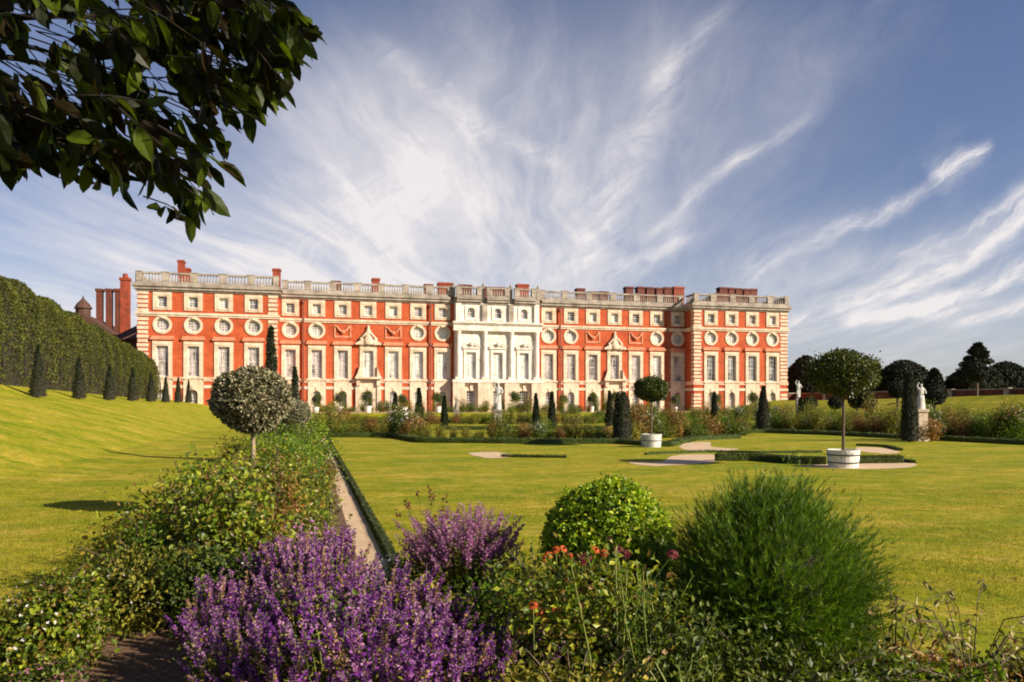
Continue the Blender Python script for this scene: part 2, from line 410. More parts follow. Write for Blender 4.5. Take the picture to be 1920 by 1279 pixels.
def np_mesh(name, V, faces):
    """V (n,3); faces: list of int arrays of shape (m,k), or one array"""
    if isinstance(faces, np.ndarray): faces = [faces]
    me = bpy.data.meshes.new(name)
    V = np.asarray(V, dtype=np.float32)
    me.vertices.add(len(V)); me.vertices.foreach_set('co', V.ravel())
    loops = np.concatenate([f.ravel() for f in faces]).astype(np.int32)
    tot = np.concatenate([np.full(len(f), f.shape[1], np.int32) for f in faces])
    start = np.concatenate([[0], np.cumsum(tot)[:-1]]).astype(np.int32)
    me.loops.add(len(loops)); me.loops.foreach_set('vertex_index', loops)
    me.polygons.add(len(tot)); me.polygons.foreach_set('loop_start', start)
    try: me.polygons.foreach_set('loop_total', tot)
    except Exception: pass
    me.polygons.foreach_set('use_smooth', np.zeros(len(tot), bool))
    me.update(calc_edges=True)
    return me

class Geo:
    """collects boxes, tubes, rings and leaves of one part"""
    def __init__(s): s.V = []; s.F = {}; s.n = 0; s.mi = {}
    def add(s, V, faces, m=0):
        V = np.asarray(V, float).reshape(-1, 3)
        if isinstance(faces, list) and not hasattr(faces[0][0], '__len__'): faces = [faces]
        for f in (faces if isinstance(faces, list) else [faces]):
            f = np.asarray(f, int)
            if f.ndim == 1: f = f[None, :]
            if f.size == 0: continue
            s.F.setdefault(f.shape[1], []).append(f + s.n)
            s.mi.setdefault(f.shape[1], []).append(np.full(len(f), m, np.int32))
        s.V.append(V); s.n += len(V)
        return s
    def box(s, x0, x1, y0, y1, z0, z1, m=0):
        V = [(x0, y0, z0), (x1, y0, z0), (x1, y1, z0), (x0, y1, z0), (x0, y0, z1), (x1, y0, z1), (x1, y1, z1), (x0, y1, z1)]
        return s.add(V, [[[0, 3, 2, 1], [4, 5, 6, 7], [0, 1, 5, 4], [1, 2, 6, 5], [2, 3, 7, 6], [3, 0, 4, 7]]], m)
    def lathe(s, prof, cx=0, cy=0, n=16, m=0, sx=1.0, sy=1.0):
        prof = np.array(prof, float); k = len(prof)
        an = np.arange(n) * 2 * math.pi / n
        V = np.zeros((k, n, 3))
        V[:, :, 0] = cx + prof[:, 0:1] * np.cos(an) * sx; V[:, :, 1] = cy + prof[:, 0:1] * np.sin(an) * sy; V[:, :, 2] = prof[:, 1:2]
        i = np.arange(k - 1)[:, None]; j = np.arange(n)[None, :]; j2 = (j + 1) % n
        Q = np.stack([i * n + j + 0 * i, i * n + j2, (i + 1) * n + j2, (i + 1) * n + j], -1).reshape(-1, 4)
        s.add(V.reshape(-1, 3), Q, m)
        if prof[-1, 0] > 1e-4: s.F.setdefault(n, []).append(np.array([[s.n - n + q for q in range(n)]])); s.mi.setdefault(n, []).append(np.array([m], np.int32))
        return s
    def tube(s, pts, r0, r1, n=5, m=0):
        pts = np.array(pts, float); k = len(pts)
        V = np.zeros((k, n, 3)); rs = np.linspace(r0, r1, k)
        for i in range(k):
            d = pts[min(i + 1, k - 1)] - pts[max(i - 1, 0)]; d /= (np.linalg.norm(d) + 1e-9)
            up = np.array([0, 0, 1.0]) if abs(d[2]) < 0.9 else np.array([1.0, 0, 0])
            a = np.cross(d, up); a /= np.linalg.norm(a); b = np.cross(d, a)
            for j in range(n):
                t = 2 * math.pi * j / n
                V[i, j] = pts[i] + rs[i] * (math.cos(t) * a + math.sin(t) * b)
        Q = [[i * n + j, i * n + (j + 1) % n, (i + 1) * n + (j + 1) % n, (i + 1) * n + j] for i in range(k - 1) for j in range(n)]
        s.add(V.reshape(-1, 3), Q, m)
        s.F.setdefault(n, []).append(np.array([[s.n - n + q for q in range(n)]])); s.mi.setdefault(n, []).append(np.array([m], np.int32))
        return s
    def build(s, name, mat, parent=None, smooth=False, **kw):
        V = np.concatenate(s.V); ks = sorted(s.F)
        me = np_mesh(name, V, [np.concatenate(s.F[k]) for k in ks])
        mats = list(mat) if isinstance(mat, (list, tuple)) else [mat]
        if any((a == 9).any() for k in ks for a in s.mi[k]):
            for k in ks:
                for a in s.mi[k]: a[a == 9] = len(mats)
            mats.append(M_coreshade)
        if len(mats) > 1: 
            for mm in mats: me.materials.append(mm)
            me.polygons.foreach_set('material_index', np.concatenate([np.concatenate(s.mi[k]) for k in ks]))
        if smooth: me.polygons.foreach_set('use_smooth', np.ones(len(me.polygons), bool))
        return link(name, me, mat, parent, **kw)

def unit(v):
    return v / (np.linalg.norm(v, axis=-1, keepdims=True) + 1e-9)

def leaves(g, C, D, Nn, L, Wd, m=0, shape='diamond', fold=0.18):
    """C centres, D leaf directions, Nn leaf normals, L lengths, Wd widths"""
    k = len(C)
    if k == 0: return
    D = unit(D); S = unit(np.cross(D, Nn)); Nn = np.cross(S, D)
    L = np.broadcast_to(np.asarray(L, float), (k,))[:, None]; Wd = np.broadcast_to(np.asarray(Wd, float), (k,))[:, None]
    if shape == 'diamond':
        V = np.stack([C, C + D * L * .48 + S * Wd * .5 + Nn * Wd * fold, C + D * L, C + D * L * .48 - S * Wd * .5 + Nn * Wd * fold], 1)
        b = np.arange(k)[:, None] * 4
        g.add(V.reshape(-1, 3), np.concatenate([b + [0, 1, 2], b + [0, 2, 3]]), m)
    elif shape == 'blade':
        V = np.stack([C - S * Wd * .5, C + S * Wd * .5, C + D * L], 1)
        b = np.arange(k)[:, None] * 3
        g.add(V.reshape(-1, 3), b + [0, 1, 2], m)
    elif shape == 'ovate':   # broad leaf with a midrib, drooping tip
        dr = -Nn * L
        P = [C, C + D * L * .22 + S * Wd * .36 + Nn * Wd * fold, C + D * L * .5 + S * Wd * .5 + Nn * Wd * fold, C + D * L * .78 + S * Wd * .33 + Nn * Wd * fold * .6 + dr * .05,
             C + D * L + dr * .12, C + D * L * .78 - S * Wd * .33 + Nn * Wd * fold * .6 + dr * .05, C + D * L * .5 - S * Wd * .5 + Nn * Wd * fold, C + D * L * .22 - S * Wd * .36 + Nn * Wd * fold,
             C + D * L * .5]
        V = np.stack(P, 1); b = np.arange(k)[:, None] * 9
        g.add(V.reshape(-1, 3), [np.concatenate([b + [0, 1, 2, 8], b + [8, 2, 3, 4], b + [8, 4, 5, 6], b + [0, 8, 6, 7]])], m)

def rdir(rng, k):
    return unit(rng.normal(size=(k, 3)))

def ellipsoid_core(g, c, r, m=0, n=14, seed=0, bump=0.06):
    rng = np.random.default_rng(seed)
    k = n // 2 + 1
    V = np.zeros((k, n, 3))
    for i in range(k):
        t = math.pi * i / (k - 1)
        for j in range(n):
            a = 2 * math.pi * j / n
            q = 1 + bump * rng.normal()
            V[i, j] = (c[0] + r[0] * q * math.sin(t) * math.cos(a), c[1] + r[1] * q * math.sin(t) * math.sin(a), c[2] - r[2] * q * math.cos(t))
    V[0] = V[0].mean(0); V[-1] = V[-1].mean(0)
    Q = [[i * n + j, i * n + (j + 1) % n, (i + 1) * n + (j + 1) % n, (i + 1) * n + j] for i in range(k - 1) for j in range(n)]
    g.add(V.reshape(-1, 3), Q, m)

def crown(g, c, r, n, size, seed, clumps=0, spread=0.28, asp=0.6, inner=0.25, core=0.0, m=0, shape='diamond', out=0.6, flat=None):
    """leaves through a crown: in clumps when asked, else in a thick uneven shell"""
    rng = np.random.default_rng(seed)
    c = np.array(c, float); r = np.array(r, float)
    if clumps:
        cd = rdir(rng, clumps); rad = 1 - inner * rng.random((clumps, 1)) ** 1.5
        cc = cd * rad; w = rng.random(clumps) + .5
        idx = rng.choice(clumps, n, p=w / w.sum())
        P = cc[idx] + rng.normal(size=(n, 3)) * spread * (0.6 + 0.8 * w[idx][:, None] / 1.5)
        O = unit(P - cc[idx] + 0.8 * P)
    else:
        d = rdir(rng, n)
        P = d * (1 - inner * rng.random((n, 1)) ** 1.6)
        ph = rng.random(6) * 6.28
        ripple = 1 + 0.05 * (np.sin(d[:, 0:1] * 6 + ph[0]) + np.sin(d[:, 1:2] * 7 + ph[1]) + np.sin(d[:, 2:3] * 8 + ph[2])) / 1.5
        P = P * ripple; O = d
    if flat is not None: P = P[P[:, 2] > flat]; O = O[-len(P):] if False else unit(P)
    k = len(P)
    C = c + P * r
    D = unit(rdir(rng, k) + O * out + np.array([0, 0, -0.15]))
    Nn = unit(O + rdir(rng, k) * 0.7)
    s = size * (0.65 + 0.7 * rng.random(k))
    leaves(g, C, D, Nn, s, s * asp, m, shape)
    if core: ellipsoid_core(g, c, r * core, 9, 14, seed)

def tag(o, label, cat, group=None, kind=None):
    if label: o['label'] = label
    if cat: o['category'] = cat
    if group: o['group'] = group
    if kind: o['kind'] = kind
    return o

def empty(name, label, cat, loc=(0, 0, 0), rotz=0, group=None):
    o = bpy.data.objects.new(name, None); COL.objects.link(o)
    o.location = loc; o.rotation_euler = (0, 0, rotz); o.empty_display_size = 0.3
    return tag(o, label, cat, group)

def copy_tree(o, parent=None):
    c = o.copy(); COL.objects.link(c)
    if parent is not None: c.parent = parent
    for ch in list(o.children): copy_tree(ch, c)
    return c

def place(proto, used, loc, rotz=0, scale=1.0, label=None, group=None):
    """first use moves the prototype, later ones copy it with its parts"""
    o = proto if not used.get(proto.name) else copy_tree(proto)
    used[proto.name] = True
    o.location = loc; o.rotation_euler = (0, 0, rotz)
    o.scale = scale if isinstance(scale, (tuple, list)) else (scale,) * 3
    if label: o['label'] = label
    if group: o['group'] = group
    return o
USED = {}

# ------------------------------------------------------------------ ground
al = [-2500, -600, -200, -80, -40, -30, -24] + list(np.arange(-21, -5, .5)) + [-4, 0, 10, 20, 29.5, 40, 50, 60, 64] + list(np.arange(64.5, 81, .5)) + [84, 100, 140, 300, 900, 2500]
bl = [-60, -10, 10, 30, 50, 60, 70, 80, 90, 100, 103.9] + list(np.arange(104, 107.3, .25)) + [115, 125, 150, 300, 900, 4500]
V = []
for b in bl:
    for a in al: V.append(W(a, b, gz(a, b)))
na = len(al)
Q = np.array([[j * na + i, j * na + i + 1, (j + 1) * na + i + 1, (j + 1) * na + i] for j in range(len(bl) - 1) for i in range(na - 1)])
ground = link("ground", np_mesh("ground", V, Q), M_lawn); ground['kind'] = 'structure'

def sheet(name, pts, z, mat, kind='structure'):
    me = bpy.data.meshes.new(name)
    me.from_pydata([(p_[0], p_[1], z) for p_ in pts], [], [list(range(len(pts)))])
    o = link(name, me, mat); o['kind'] = kind
    return o

def gsheet(name, a0, a1, b0, b1, z, mat):
    return sheet(name, [W(a0, b0), W(a1, b0), W(a1, b1), W(a0, b1)], z, mat)

gsheet("path", 0.60, 0.93, 5.4, 47, 0.008, M_gravel)
gsheet("border_soil", -2.25, 0.598, -3, 50, 0.006, M_soil)
gsheet("front_border_soil", 0.57, 4.6, -3, 5.35, 0.006, M_soil)
gsheet("forecourt", -14, 74, 108, 122.5, 0.812, M_gravel)
# gravel figures cut into the turf
def curve_band(pts, w):
    pts = np.array(pts, float); out_l = []; out_r = []
    for i in range(len(pts)):
        d = pts[min(i + 1, len(pts) - 1)] - pts[max(i - 1, 0)]; d /= np.linalg.norm(d) + 1e-9
        nrm = np.array([-d[1], d[0]]); ww = w[i] if isinstance(w, (list, tuple)) else w
        out_l.append(pts[i] + nrm * ww / 2); out_r.append(pts[i] - nrm * ww / 2)
    return out_l + out_r[::-1]
def pxpoly(P):
    Q = [np.array(gp(x, y)[:2]) for x, y in P]; r_ = np.random.default_rng(len(P)); out = []
    for i in range(len(Q)):
        a, b, c_, d = Q[i - 1], Q[i], Q[(i + 1) % len(Q)], Q[(i + 2) % len(Q)]
        for t in np.linspace(0, 1, 7)[:-1]:
            out.append(tuple(.5 * (2 * b + (c_ - a) * t + (2 * a - 5 * b + 4 * c_ - d) * t * t + (3 * b - a - 3 * c_ + d) * t ** 3) + r_.normal(size=2) * .035))
    return out
sheet("gravel_path", pxpoly([(878, 850), (930, 848), (968, 855), (940, 859), (905, 858)]), 0.007, M_gravel)
sheet("gravel_path", pxpoly([(1283, 832), (1330, 829), (1336, 838), (1385, 842), (1340, 846), (1282, 843)]), 0.007, M_gravel)
sheet("gravel_path", pxpoly([(1178, 867), (1240, 866), (1270, 854), (1338, 853), (1341, 866), (1290, 871), (1220, 874)]), 0.007, M_gravel)
sheet("gravel_path", pxpoly([(1500, 874), (1610, 880), (1700, 877), (1716, 870), (1690, 863), (1620, 868)]), 0.007, M_gravel)
sheet("gravel_path", pxpoly([(1606, 839), (1650, 840), (1688, 848), (1660, 851), (1612, 846)]), 0.007, M_gravel)
sheet("gravel_path", pxpoly([(1455, 801), (1560, 803), (1560, 807), (1455, 806)]), 0.007, M_gravel)

# ------------------------------------------------------------------ palace
ZB = 0.8
palace = empty("palace", "long red brick palace with pale stone centre and projecting end blocks", "palace",
               W(MID, 122.87, ZB), PHI)
def zl(v): return v - ZB
wing = [8.9 + 3.9 * i for i in range(7)]
pavL = [-(37.4 + 4.13 * i) for i in range(4)]
pavR = [36.9 + 3.97 * i for i in range(4)]
cen = [-4.4, 0.0, 4.4]
YC, YP = -0.9, -3.3
EL, ER = -53.1, 51.8

def holes_for(xs, ks):
    H = []
    for x in xs:
        for k in ks: H.append((x,) + k)
    return H
H_GR = (2.7, .62, 1.42); H_TALL = (8.18, .82, 2.2); H_ROUND = (13.33, .9, .9); H_ATT = (16.65, .64, .78)

def wall_grid(g, x0, x1, z0, z1, y, holes, m=0):
    xs = sorted({x0, x1} | {h[0] - h[2] for h in holes} | {h[0] + h[2] for h in holes})
    zs = sorted({z0, z1} | {h[1] - h[3] for h in holes} | {h[1] + h[3] for h in holes})
    xs = [x for x in xs if x0 - 1e-6 <= x <= x1 + 1e-6]; zs = [z for z in zs if z0 - 1e-6 <= z <= z1 + 1e-6]
    V = []; Fq = []
    for i in range(len(xs) - 1):
        for j in range(len(zs) - 1):
            cx, cz = (xs[i] + xs[i + 1]) / 2, (zs[j] + zs[j + 1]) / 2
            if any(abs(cx - h[0]) < h[2] and abs(cz - h[1]) < h[3] for h in holes): continue
            b = len(V)
            V += [(xs[i], y, zl(zs[j])), (xs[i + 1], y, zl(zs[j])), (xs[i + 1], y, zl(zs[j + 1])), (xs[i], y, zl(zs[j + 1]))]
            Fq.append([b, b + 1, b + 2, b + 3])
    g.add(V, Fq, m)

g = Geo()
for sgn in (-1, 1):
    xs = [sgn * w for w in wing]
    H = holes_for(xs, [H_GR, H_TALL, H_ATT]) + holes_for([sgn * wing[i] for i in (0, 1, 5, 6)], [H_ROUND])
    x0, x1 = (6.8, 34.0) if sgn > 0 else (-34.0, -6.8)
    wall_grid(g, x0, x1, ZB - .3, 18.3, 0, H)
for xs, x0, x1 in ((pavL, EL, -34.0), (pavR, 33.7, ER)):
    wall_grid(g, x0, x1, ZB - .3, 18.3, YP, holes_for(xs, [H_GR, H_TALL, H_ATT, H_ROUND]))
def vquad(g, x, y0, y1, z0, z1, m=0):
    g.add([(x, y0, zl(z0)), (x, y1, zl(z0)), (x, y1, zl(z1)), (x, y0, zl(z1))], [[0, 1, 2, 3]], m)
vquad(g, -34.0, YP, 0, ZB - .3, 18.3); vquad(g, 33.7, YP, 0, ZB - .3, 18.3)
vquad(g, EL, YP, 40, ZB - .3, 18.3); vquad(g, ER, YP, 40, ZB - .3, 18.3)
g.add([(EL, 40, zl(.5)), (ER, 40, zl(.5)), (ER, 40, zl(18.3)), (EL, 40, zl(18.3))], [[0, 1, 2, 3]])
brickwall = g.build("wall", M_brick, palace)
# dark rooms behind the openings
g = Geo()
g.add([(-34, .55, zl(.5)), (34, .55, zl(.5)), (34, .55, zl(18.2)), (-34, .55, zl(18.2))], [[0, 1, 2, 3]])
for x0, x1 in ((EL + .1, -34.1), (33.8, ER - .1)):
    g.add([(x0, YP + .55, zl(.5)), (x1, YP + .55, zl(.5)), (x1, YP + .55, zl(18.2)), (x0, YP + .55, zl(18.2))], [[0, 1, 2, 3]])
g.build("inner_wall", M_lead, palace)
# roof
g = Geo()
g.box(EL + .6, ER - .6, .4, 39.4, zl(18.5), zl(19.3)); 
g.box(EL + .6, -34.6, YP + .6, .4, zl(18.5), zl(19.28)); g.box(34.3, ER - .6, YP + .6, .4, zl(18.5), zl(19.28))
g.build("roof", M_lead, palace)

# cornice, string course and bands follow the breaks of the plan
def run_segments(off):
    """(x0, x1, y) of every front stretch"""
    return [(EL - off, -34.0 + off, YP), (-34.0 + off, -7.0 - off, 0), (7.0 + off, 33.7 - off, 0), (33.7 - off, ER + off, YP)]
def moulding(name, mat, steps):
    for i in range(4):
        g = Geo()
        for (z0, z1, pr) in steps:
            x0, x1, y = run_segments(pr)[i]
            g.box(x0, x1, y - pr, y + .3, zl(z0), zl(z1))
            if i in (0, 3):
                x, s = ((-34.0, 1), (33.7, -1))[i // 3]
                xa, xb = (x - .3, x + pr) if s > 0 else (x - pr, x + .3)
                g.box(xa + .003, xb - .003, YP + .3, -pr, zl(z0), zl(z1))
        g.build(name, mat, palace)
moulding("string_course", M_cream, [(14.55, 14.8, .14), (14.8, 15.12, .26)])
moulding("cornice", M_grey, [(18.1, 18.35, .18), (18.35, 18.75, .42), (18.75, 19.1, .62), (19.1, 19.25, .45)])

def bal_run(x0, x1, y, z0=19.25, step=4.0, piers=None, side=False):
    """balustrade piece: plinth, rail, piers and balusters"""
    g = Geo(); z1 = 20.8
    g.box(x0, x1, y - .18, y + .18, zl(z0), zl(z0 + .28)); g.box(x0 - .05, x1 + .05, y - .22, y + .22, zl(z1 - .24), zl(z1))
    L = x1 - x0; nb = max(1, round(L / step)); ps = [x0 + L * i / nb for i in range(nb + 1)]
    for i, xx in enumerate(ps):
        w = .55 if 0 < i < nb else .4
        xx = min(max(xx, x0 + w), x1 - w)
        g.box(xx - w, xx + w, y - .24, y + .24, zl(z0 + .282), zl(z1 - .242))
        g.box(xx - w - .06, xx + w + .06, y - .28, y + .28, zl(z1 + .002), zl(z1 + .10))
    for i in range(nb):
        a, b = ps[i] + .7, ps[i + 1] - .7
        k = max(1, int((b - a) / .36))
        for q in range(k):
            xx = a + (b - a) * (q + .5) / k
            g.lathe([(.07, zl(z0 + .28)), (.12, zl(z0 + .45)), (.13, zl(z0 + .6)), (.06, zl(z0 + .95)), (.08, zl(z1 - .24))], xx, y, 6)
    return g
for x0, x1, y in ((EL - .1, -33.9, YP - .1), (-33.5, -7.3, -.1), (7.3, 33.2, -.1), (33.6, ER + .1, YP - .1)):
    bal_run(x0, x1, y).build("balustrade", M_grey, palace)
g = Geo()
for x in (-34.1, 33.8):
    g.box(x - .18, x + .18, YP + .2, -.4, zl(19.25), zl(19.55)); g.box(x - .2, x + .2, YP + .2, -.4, zl(20.56), zl(20.8))
    for q in range(7): g.lathe([(.07, zl(19.5)), (.13, zl(19.85)), (.06, zl(20.2)), (.08, zl(20.56))], x, YP + .45 + q * .36, 6)
for x in (EL - .1, ER + .1):
    g.box(x - .18, x + .18, YP + .2, 38, zl(19.25), zl(20.8))
g.build("side_parapet", M_grey, palace)

# window kinds: stone surround with its reveal, white sash bars, pane
def ring_plate(g, outer, inner, yf, yb, m=0, back=0.42):
    n = len(outer)
    V = [(x, yf, z) for x, z in outer] + [(x, yf, z) for x, z in inner] + [(x, 0.02, z) for x, z in outer] + [(x, back, z) for x, z in inner]
    Q = []
    for i in range(n):
        j = (i + 1) % n
        Q += [[i, j, n + j, n + i], [2 * n + i, 2 * n + j, j, i], [n + i, n + j, 3 * n + j, 3 * n + i]]
    g.add(V, Q, m)
def rect_pts(hw, z0, z1): return [(-hw, z0), (hw, z0), (hw, z1), (-hw, z1)]
def arch_pts(hw, z0, z1, n=10):
    P = [(-hw, z0), (hw, z0)]
    zc = z1 - hw
    for i in range(n + 1):
        t = math.pi * i / n; P.append((hw * math.cos(t), zc + hw * math.sin(t)))
    return P
def outer_for_arch(hw, z0, z1, n=10):
    P = [(-hw, z0), (hw, z0)]
    for i in range(n + 1):
        t = i / n
        if t <= .25: P.append((hw, z0 + (z1 - z0) * (0.72 + 0.28 * t / .25)))
        elif t < .75: P.append((hw - 2 * hw * (t - .25) / .5, z1))
        else: P.append((-hw, z0 + (z1 - z0) * (0.72 + 0.28 * (1 - t) / .25)))
    return P
def circ_pts(r, zc, n=28): return [(r * math.cos(2 * math.pi * i / n), zc + r * math.sin(2 * math.pi * i / n)) for i in range(n)]

def sash(hw, z0, z1, nx, nz, y=.24, t=.035, mid=True):
    g = Geo()
    g.box(-hw, -hw + .07, y, y + .08, z0, z1); g.box(hw - .07, hw, y, y + .08, z0, z1)
    g.box(-hw + .07, hw - .07, y, y + .08, z0, z0 + .1); g.box(-hw + .07, hw - .07, y, y + .08, z1 - .07, z1)
    for i in range(1, nx):
        x = -hw + 2 * hw * i / nx; g.box(x - t / 2, x + t / 2, y + .01, y + .05, z0 + .1, z1 - .07)
    for j in range(1, nz):
        z = z0 + (z1 - z0) * j / nz; w = t * (2.2 if mid and j == nz // 2 else 1)
        g.box(-hw + .07, hw - .07, y + .012, y + .052, z - w / 2, z + w / 2)
    return g

def make_window(name, surround_fn, sash_g, pane, smat):
    g = Geo(); surround_fn(g)
    w = g.build(name, smat, palace)
    s = sash_g.build("sash", M_white, w) if sash_g else None
    x0, x1, z0, z1 = pane[0]
    gg = Geo(); gg.add([(x0, .34, z0), (x1, .34, z0), (x1, .34, z1), (x0, .34, z1)], [[0, 1, 2, 3]])
    gg.build("pane", pane[1], w)
    return w

def put(w, x, y, pane_m=None, first=[None]):
    o = w if not USED.get(w.name) else copy_tree(w, palace)
    USED[w.name] = True
    o.location = (x, y, 0)
    if pane_m:
        for ch in o.children:
            if ch.name.startswith("pane") and ch.data.materials[0] != pane_m:
                ch.data = ch.data.copy(); ch.data.materials[0] = pane_m
    return o

def f_tall(g):
    ring_plate(g, rect_pts(1.32, zl(5.86), zl(10.95)), rect_pts(.8, zl(6.0), zl(10.36)), -.14, 0)
    g.box(-1.12, 1.12, -.20, -.141, zl(10.55), zl(10.75))
    g.box(-1.5, 1.5, -.26, .02, zl(5.62), zl(5.855))
def f_hood(g, mat=1):
    g.box(-1.35, 1.35, -.12, .02, zl(10.953), zl(11.2)); g.box(-1.6, 1.6, -.34, .02, zl(11.2), zl(11.5)); g.box(-1.48, 1.48, -.2, .02, zl(11.5), zl(11.75))
tallA = make_window("tall_window", f_tall, sash(.8, zl(6.0), zl(10.36), 3, 6), ((-.8, .8, zl(6.0), zl(10.36)), M_pane), M_cream)
def f_att(g):
    ring_plate(g, rect_pts(1.25, zl(15.46), zl(17.98)), rect_pts(.62, zl(15.9), zl(17.4)), -.12, 0)
    g.box(-1.0, 1.0, -.17, -.121, zl(17.55), zl(17.8)); g.box(-.8, .8, -.2, -.121, zl(15.72), zl(15.88))
att = make_window("attic_window", f_att, sash(.62, zl(15.9), zl(17.4), 3, 4), ((-.62, .62, zl(15.9), zl(17.4)), M_paned), M_cream)
def f_round(g):
    ring_plate(g, circ_pts(1.29, zl(13.33)), circ_pts(.92, zl(13.33)), -.11, 0)
    g.box(-.22, .22, -.26, -.10, zl(14.3), zl(14.545))
gs = Geo()
for r in (.88,):
    O = circ_pts(.90, zl(13.33)); I = circ_pts(.80, zl(13.33)); n_ = len(O)
    gs.add([(x, .22, z) for x, z in O] + [(x, .22, z) for x, z in I], [[i, (i + 1) % n_, n_ + (i + 1) % n_, n_ + i] for i in range(n_)])
for k in (-1, 0, 1):
    h = math.sqrt(.81 ** 2 - (k * .4) ** 2)
    gs.box(k * .4 - .02, k * .4 + .02, .23, .26, zl(13.33) - h, zl(13.33) + h)
    gs.box(-h, h, .235, .265, zl(13.33) + k * .4 - .02, zl(13.33) + k * .4 + .02)
rnd = make_window("round_window", f_round, gs, ((-.9, .9, zl(12.43), zl(14.23)), M_panew), M_cream)
def f_gr(g):
    ring_plate(g, outer_for_arch(1.33, zl(.55), zl(5.6)), arch_pts(.6, zl(1.3), zl(4.05)), -.17, 0)
    g.box(-.16, .16, -.27, -.171, zl(4.1), zl(4.6))
grw = make_window("arched_window", f_gr, sash(.6, zl(1.3), zl(4.05), 3, 6), ((-.6, .6, zl(1.3), zl(4.05)), M_paned), M_cream)

rr = random.Random(5)
for sgn in (-1, 1):
    for i, w_ in enumerate(wing):
        put(tallA, sgn * w_, 0, rr.choice([M_pane, M_pane, M_panew]))
        put(att, sgn * w_, 0, rr.choice([M_paned, M_pane, M_panew]))
        put(grw, sgn * w_, 0)
        if i in (0, 1, 5, 6): put(rnd, sgn * w_, 0)
for xs in (pavL, pavR):
    for x in xs:
        put(tallA, x, YP, M_pane if xs is pavL else M_paned); put(att, x, YP, rr.choice([M_paned, M_panew, M_pane])); put(grw, x, YP, None if xs is pavL else M_pane)
        put(rnd, x, YP, M_pane if xs is pavL else M_panew)

# hoods over the tall windows, in rubbed brick
g = Geo()
f_hood(g)
hood = g.build("window_hood", M_rub, palace)
for x, y in [(s * w_, 0) for s in (-1, 1) for i, w_ in enumerate(wing) if i != 3] + [(x, YP) for x in pavL + pavR]:
    put(hood, x, y)

# bands between the openings
def band(z0, z1, pr, hw, mat, name):
    def piece(a, b, y0, y1):
        if b - a > .05: g = Geo(); g.box(a, b, y0, y1, zl(z0), zl(z1)); g.build(name, mat, palace)
    for sgn in (-1, 1):
        xs = sorted([sgn * w_ for w_ in wing]); e0, e1 = (7.0, 33.69) if sgn > 0 else (-33.99, -7.0)
        edges = [e0] + [v for x in xs for v in (x - hw, x + hw)] + [e1]
        for a, b in zip(edges[::2], edges[1::2]): piece(a, b, -pr, .03)
    for xs, e0, e1 in ((sorted(pavL), EL - pr, -34.0 + pr), (pavR, 33.7 - pr, ER + pr)):
        edges = [e0] + [v for x in xs for v in (x - hw, x + hw)] + [e1]
        for a, b in zip(edges[::2], edges[1::2]): piece(a, b, YP - pr, YP + .03)
    g = Geo(); g.box(33.7 - pr, 33.73, YP + .032, -pr, zl(z0), zl(z1)); g.build(name, mat, palace)
M_pinkst = stone("pink_band_stone", (0.62, 0.30, 0.19), (0.74, 0.42, 0.29), (0.80, 0.55, 0.42), 1.2)
band(5.3, 5.92, .12, 1.36, M_pinkst, "plinth_band")
band(4.3, 4.75, .10, 1.36, M_cream, "lower_band")

# quoins
def quoins(x0, x1, y, sidex=None):
    g = Geo(); z = .9; k = 0
    while z < 18.0:
        if not (14.4 < z + .35 < 15.3 or 5.1 < z + .2 < 6.0 or 4.1 < z + .2 < 4.9):
            w = 0 if k % 2 else .18
            g.box(x0 + w * .5, x1 - w * .5, y - .09, y + .04, zl(z), zl(z + .42))
            if sidex is not None: g.box(sidex - .09, sidex + .04, y + .042, y + .9 - w, zl(z), zl(z + .42))
        z += .62; k += 1
    return g.build("quoin_stones", M_cream, palace)
quoins(EL - .02, EL + 1.5, YP); quoins(-35.4, -34.0, YP); quoins(33.62, 35.1, YP, 33.7); quoins(ER - 1.5, ER + .02, YP)

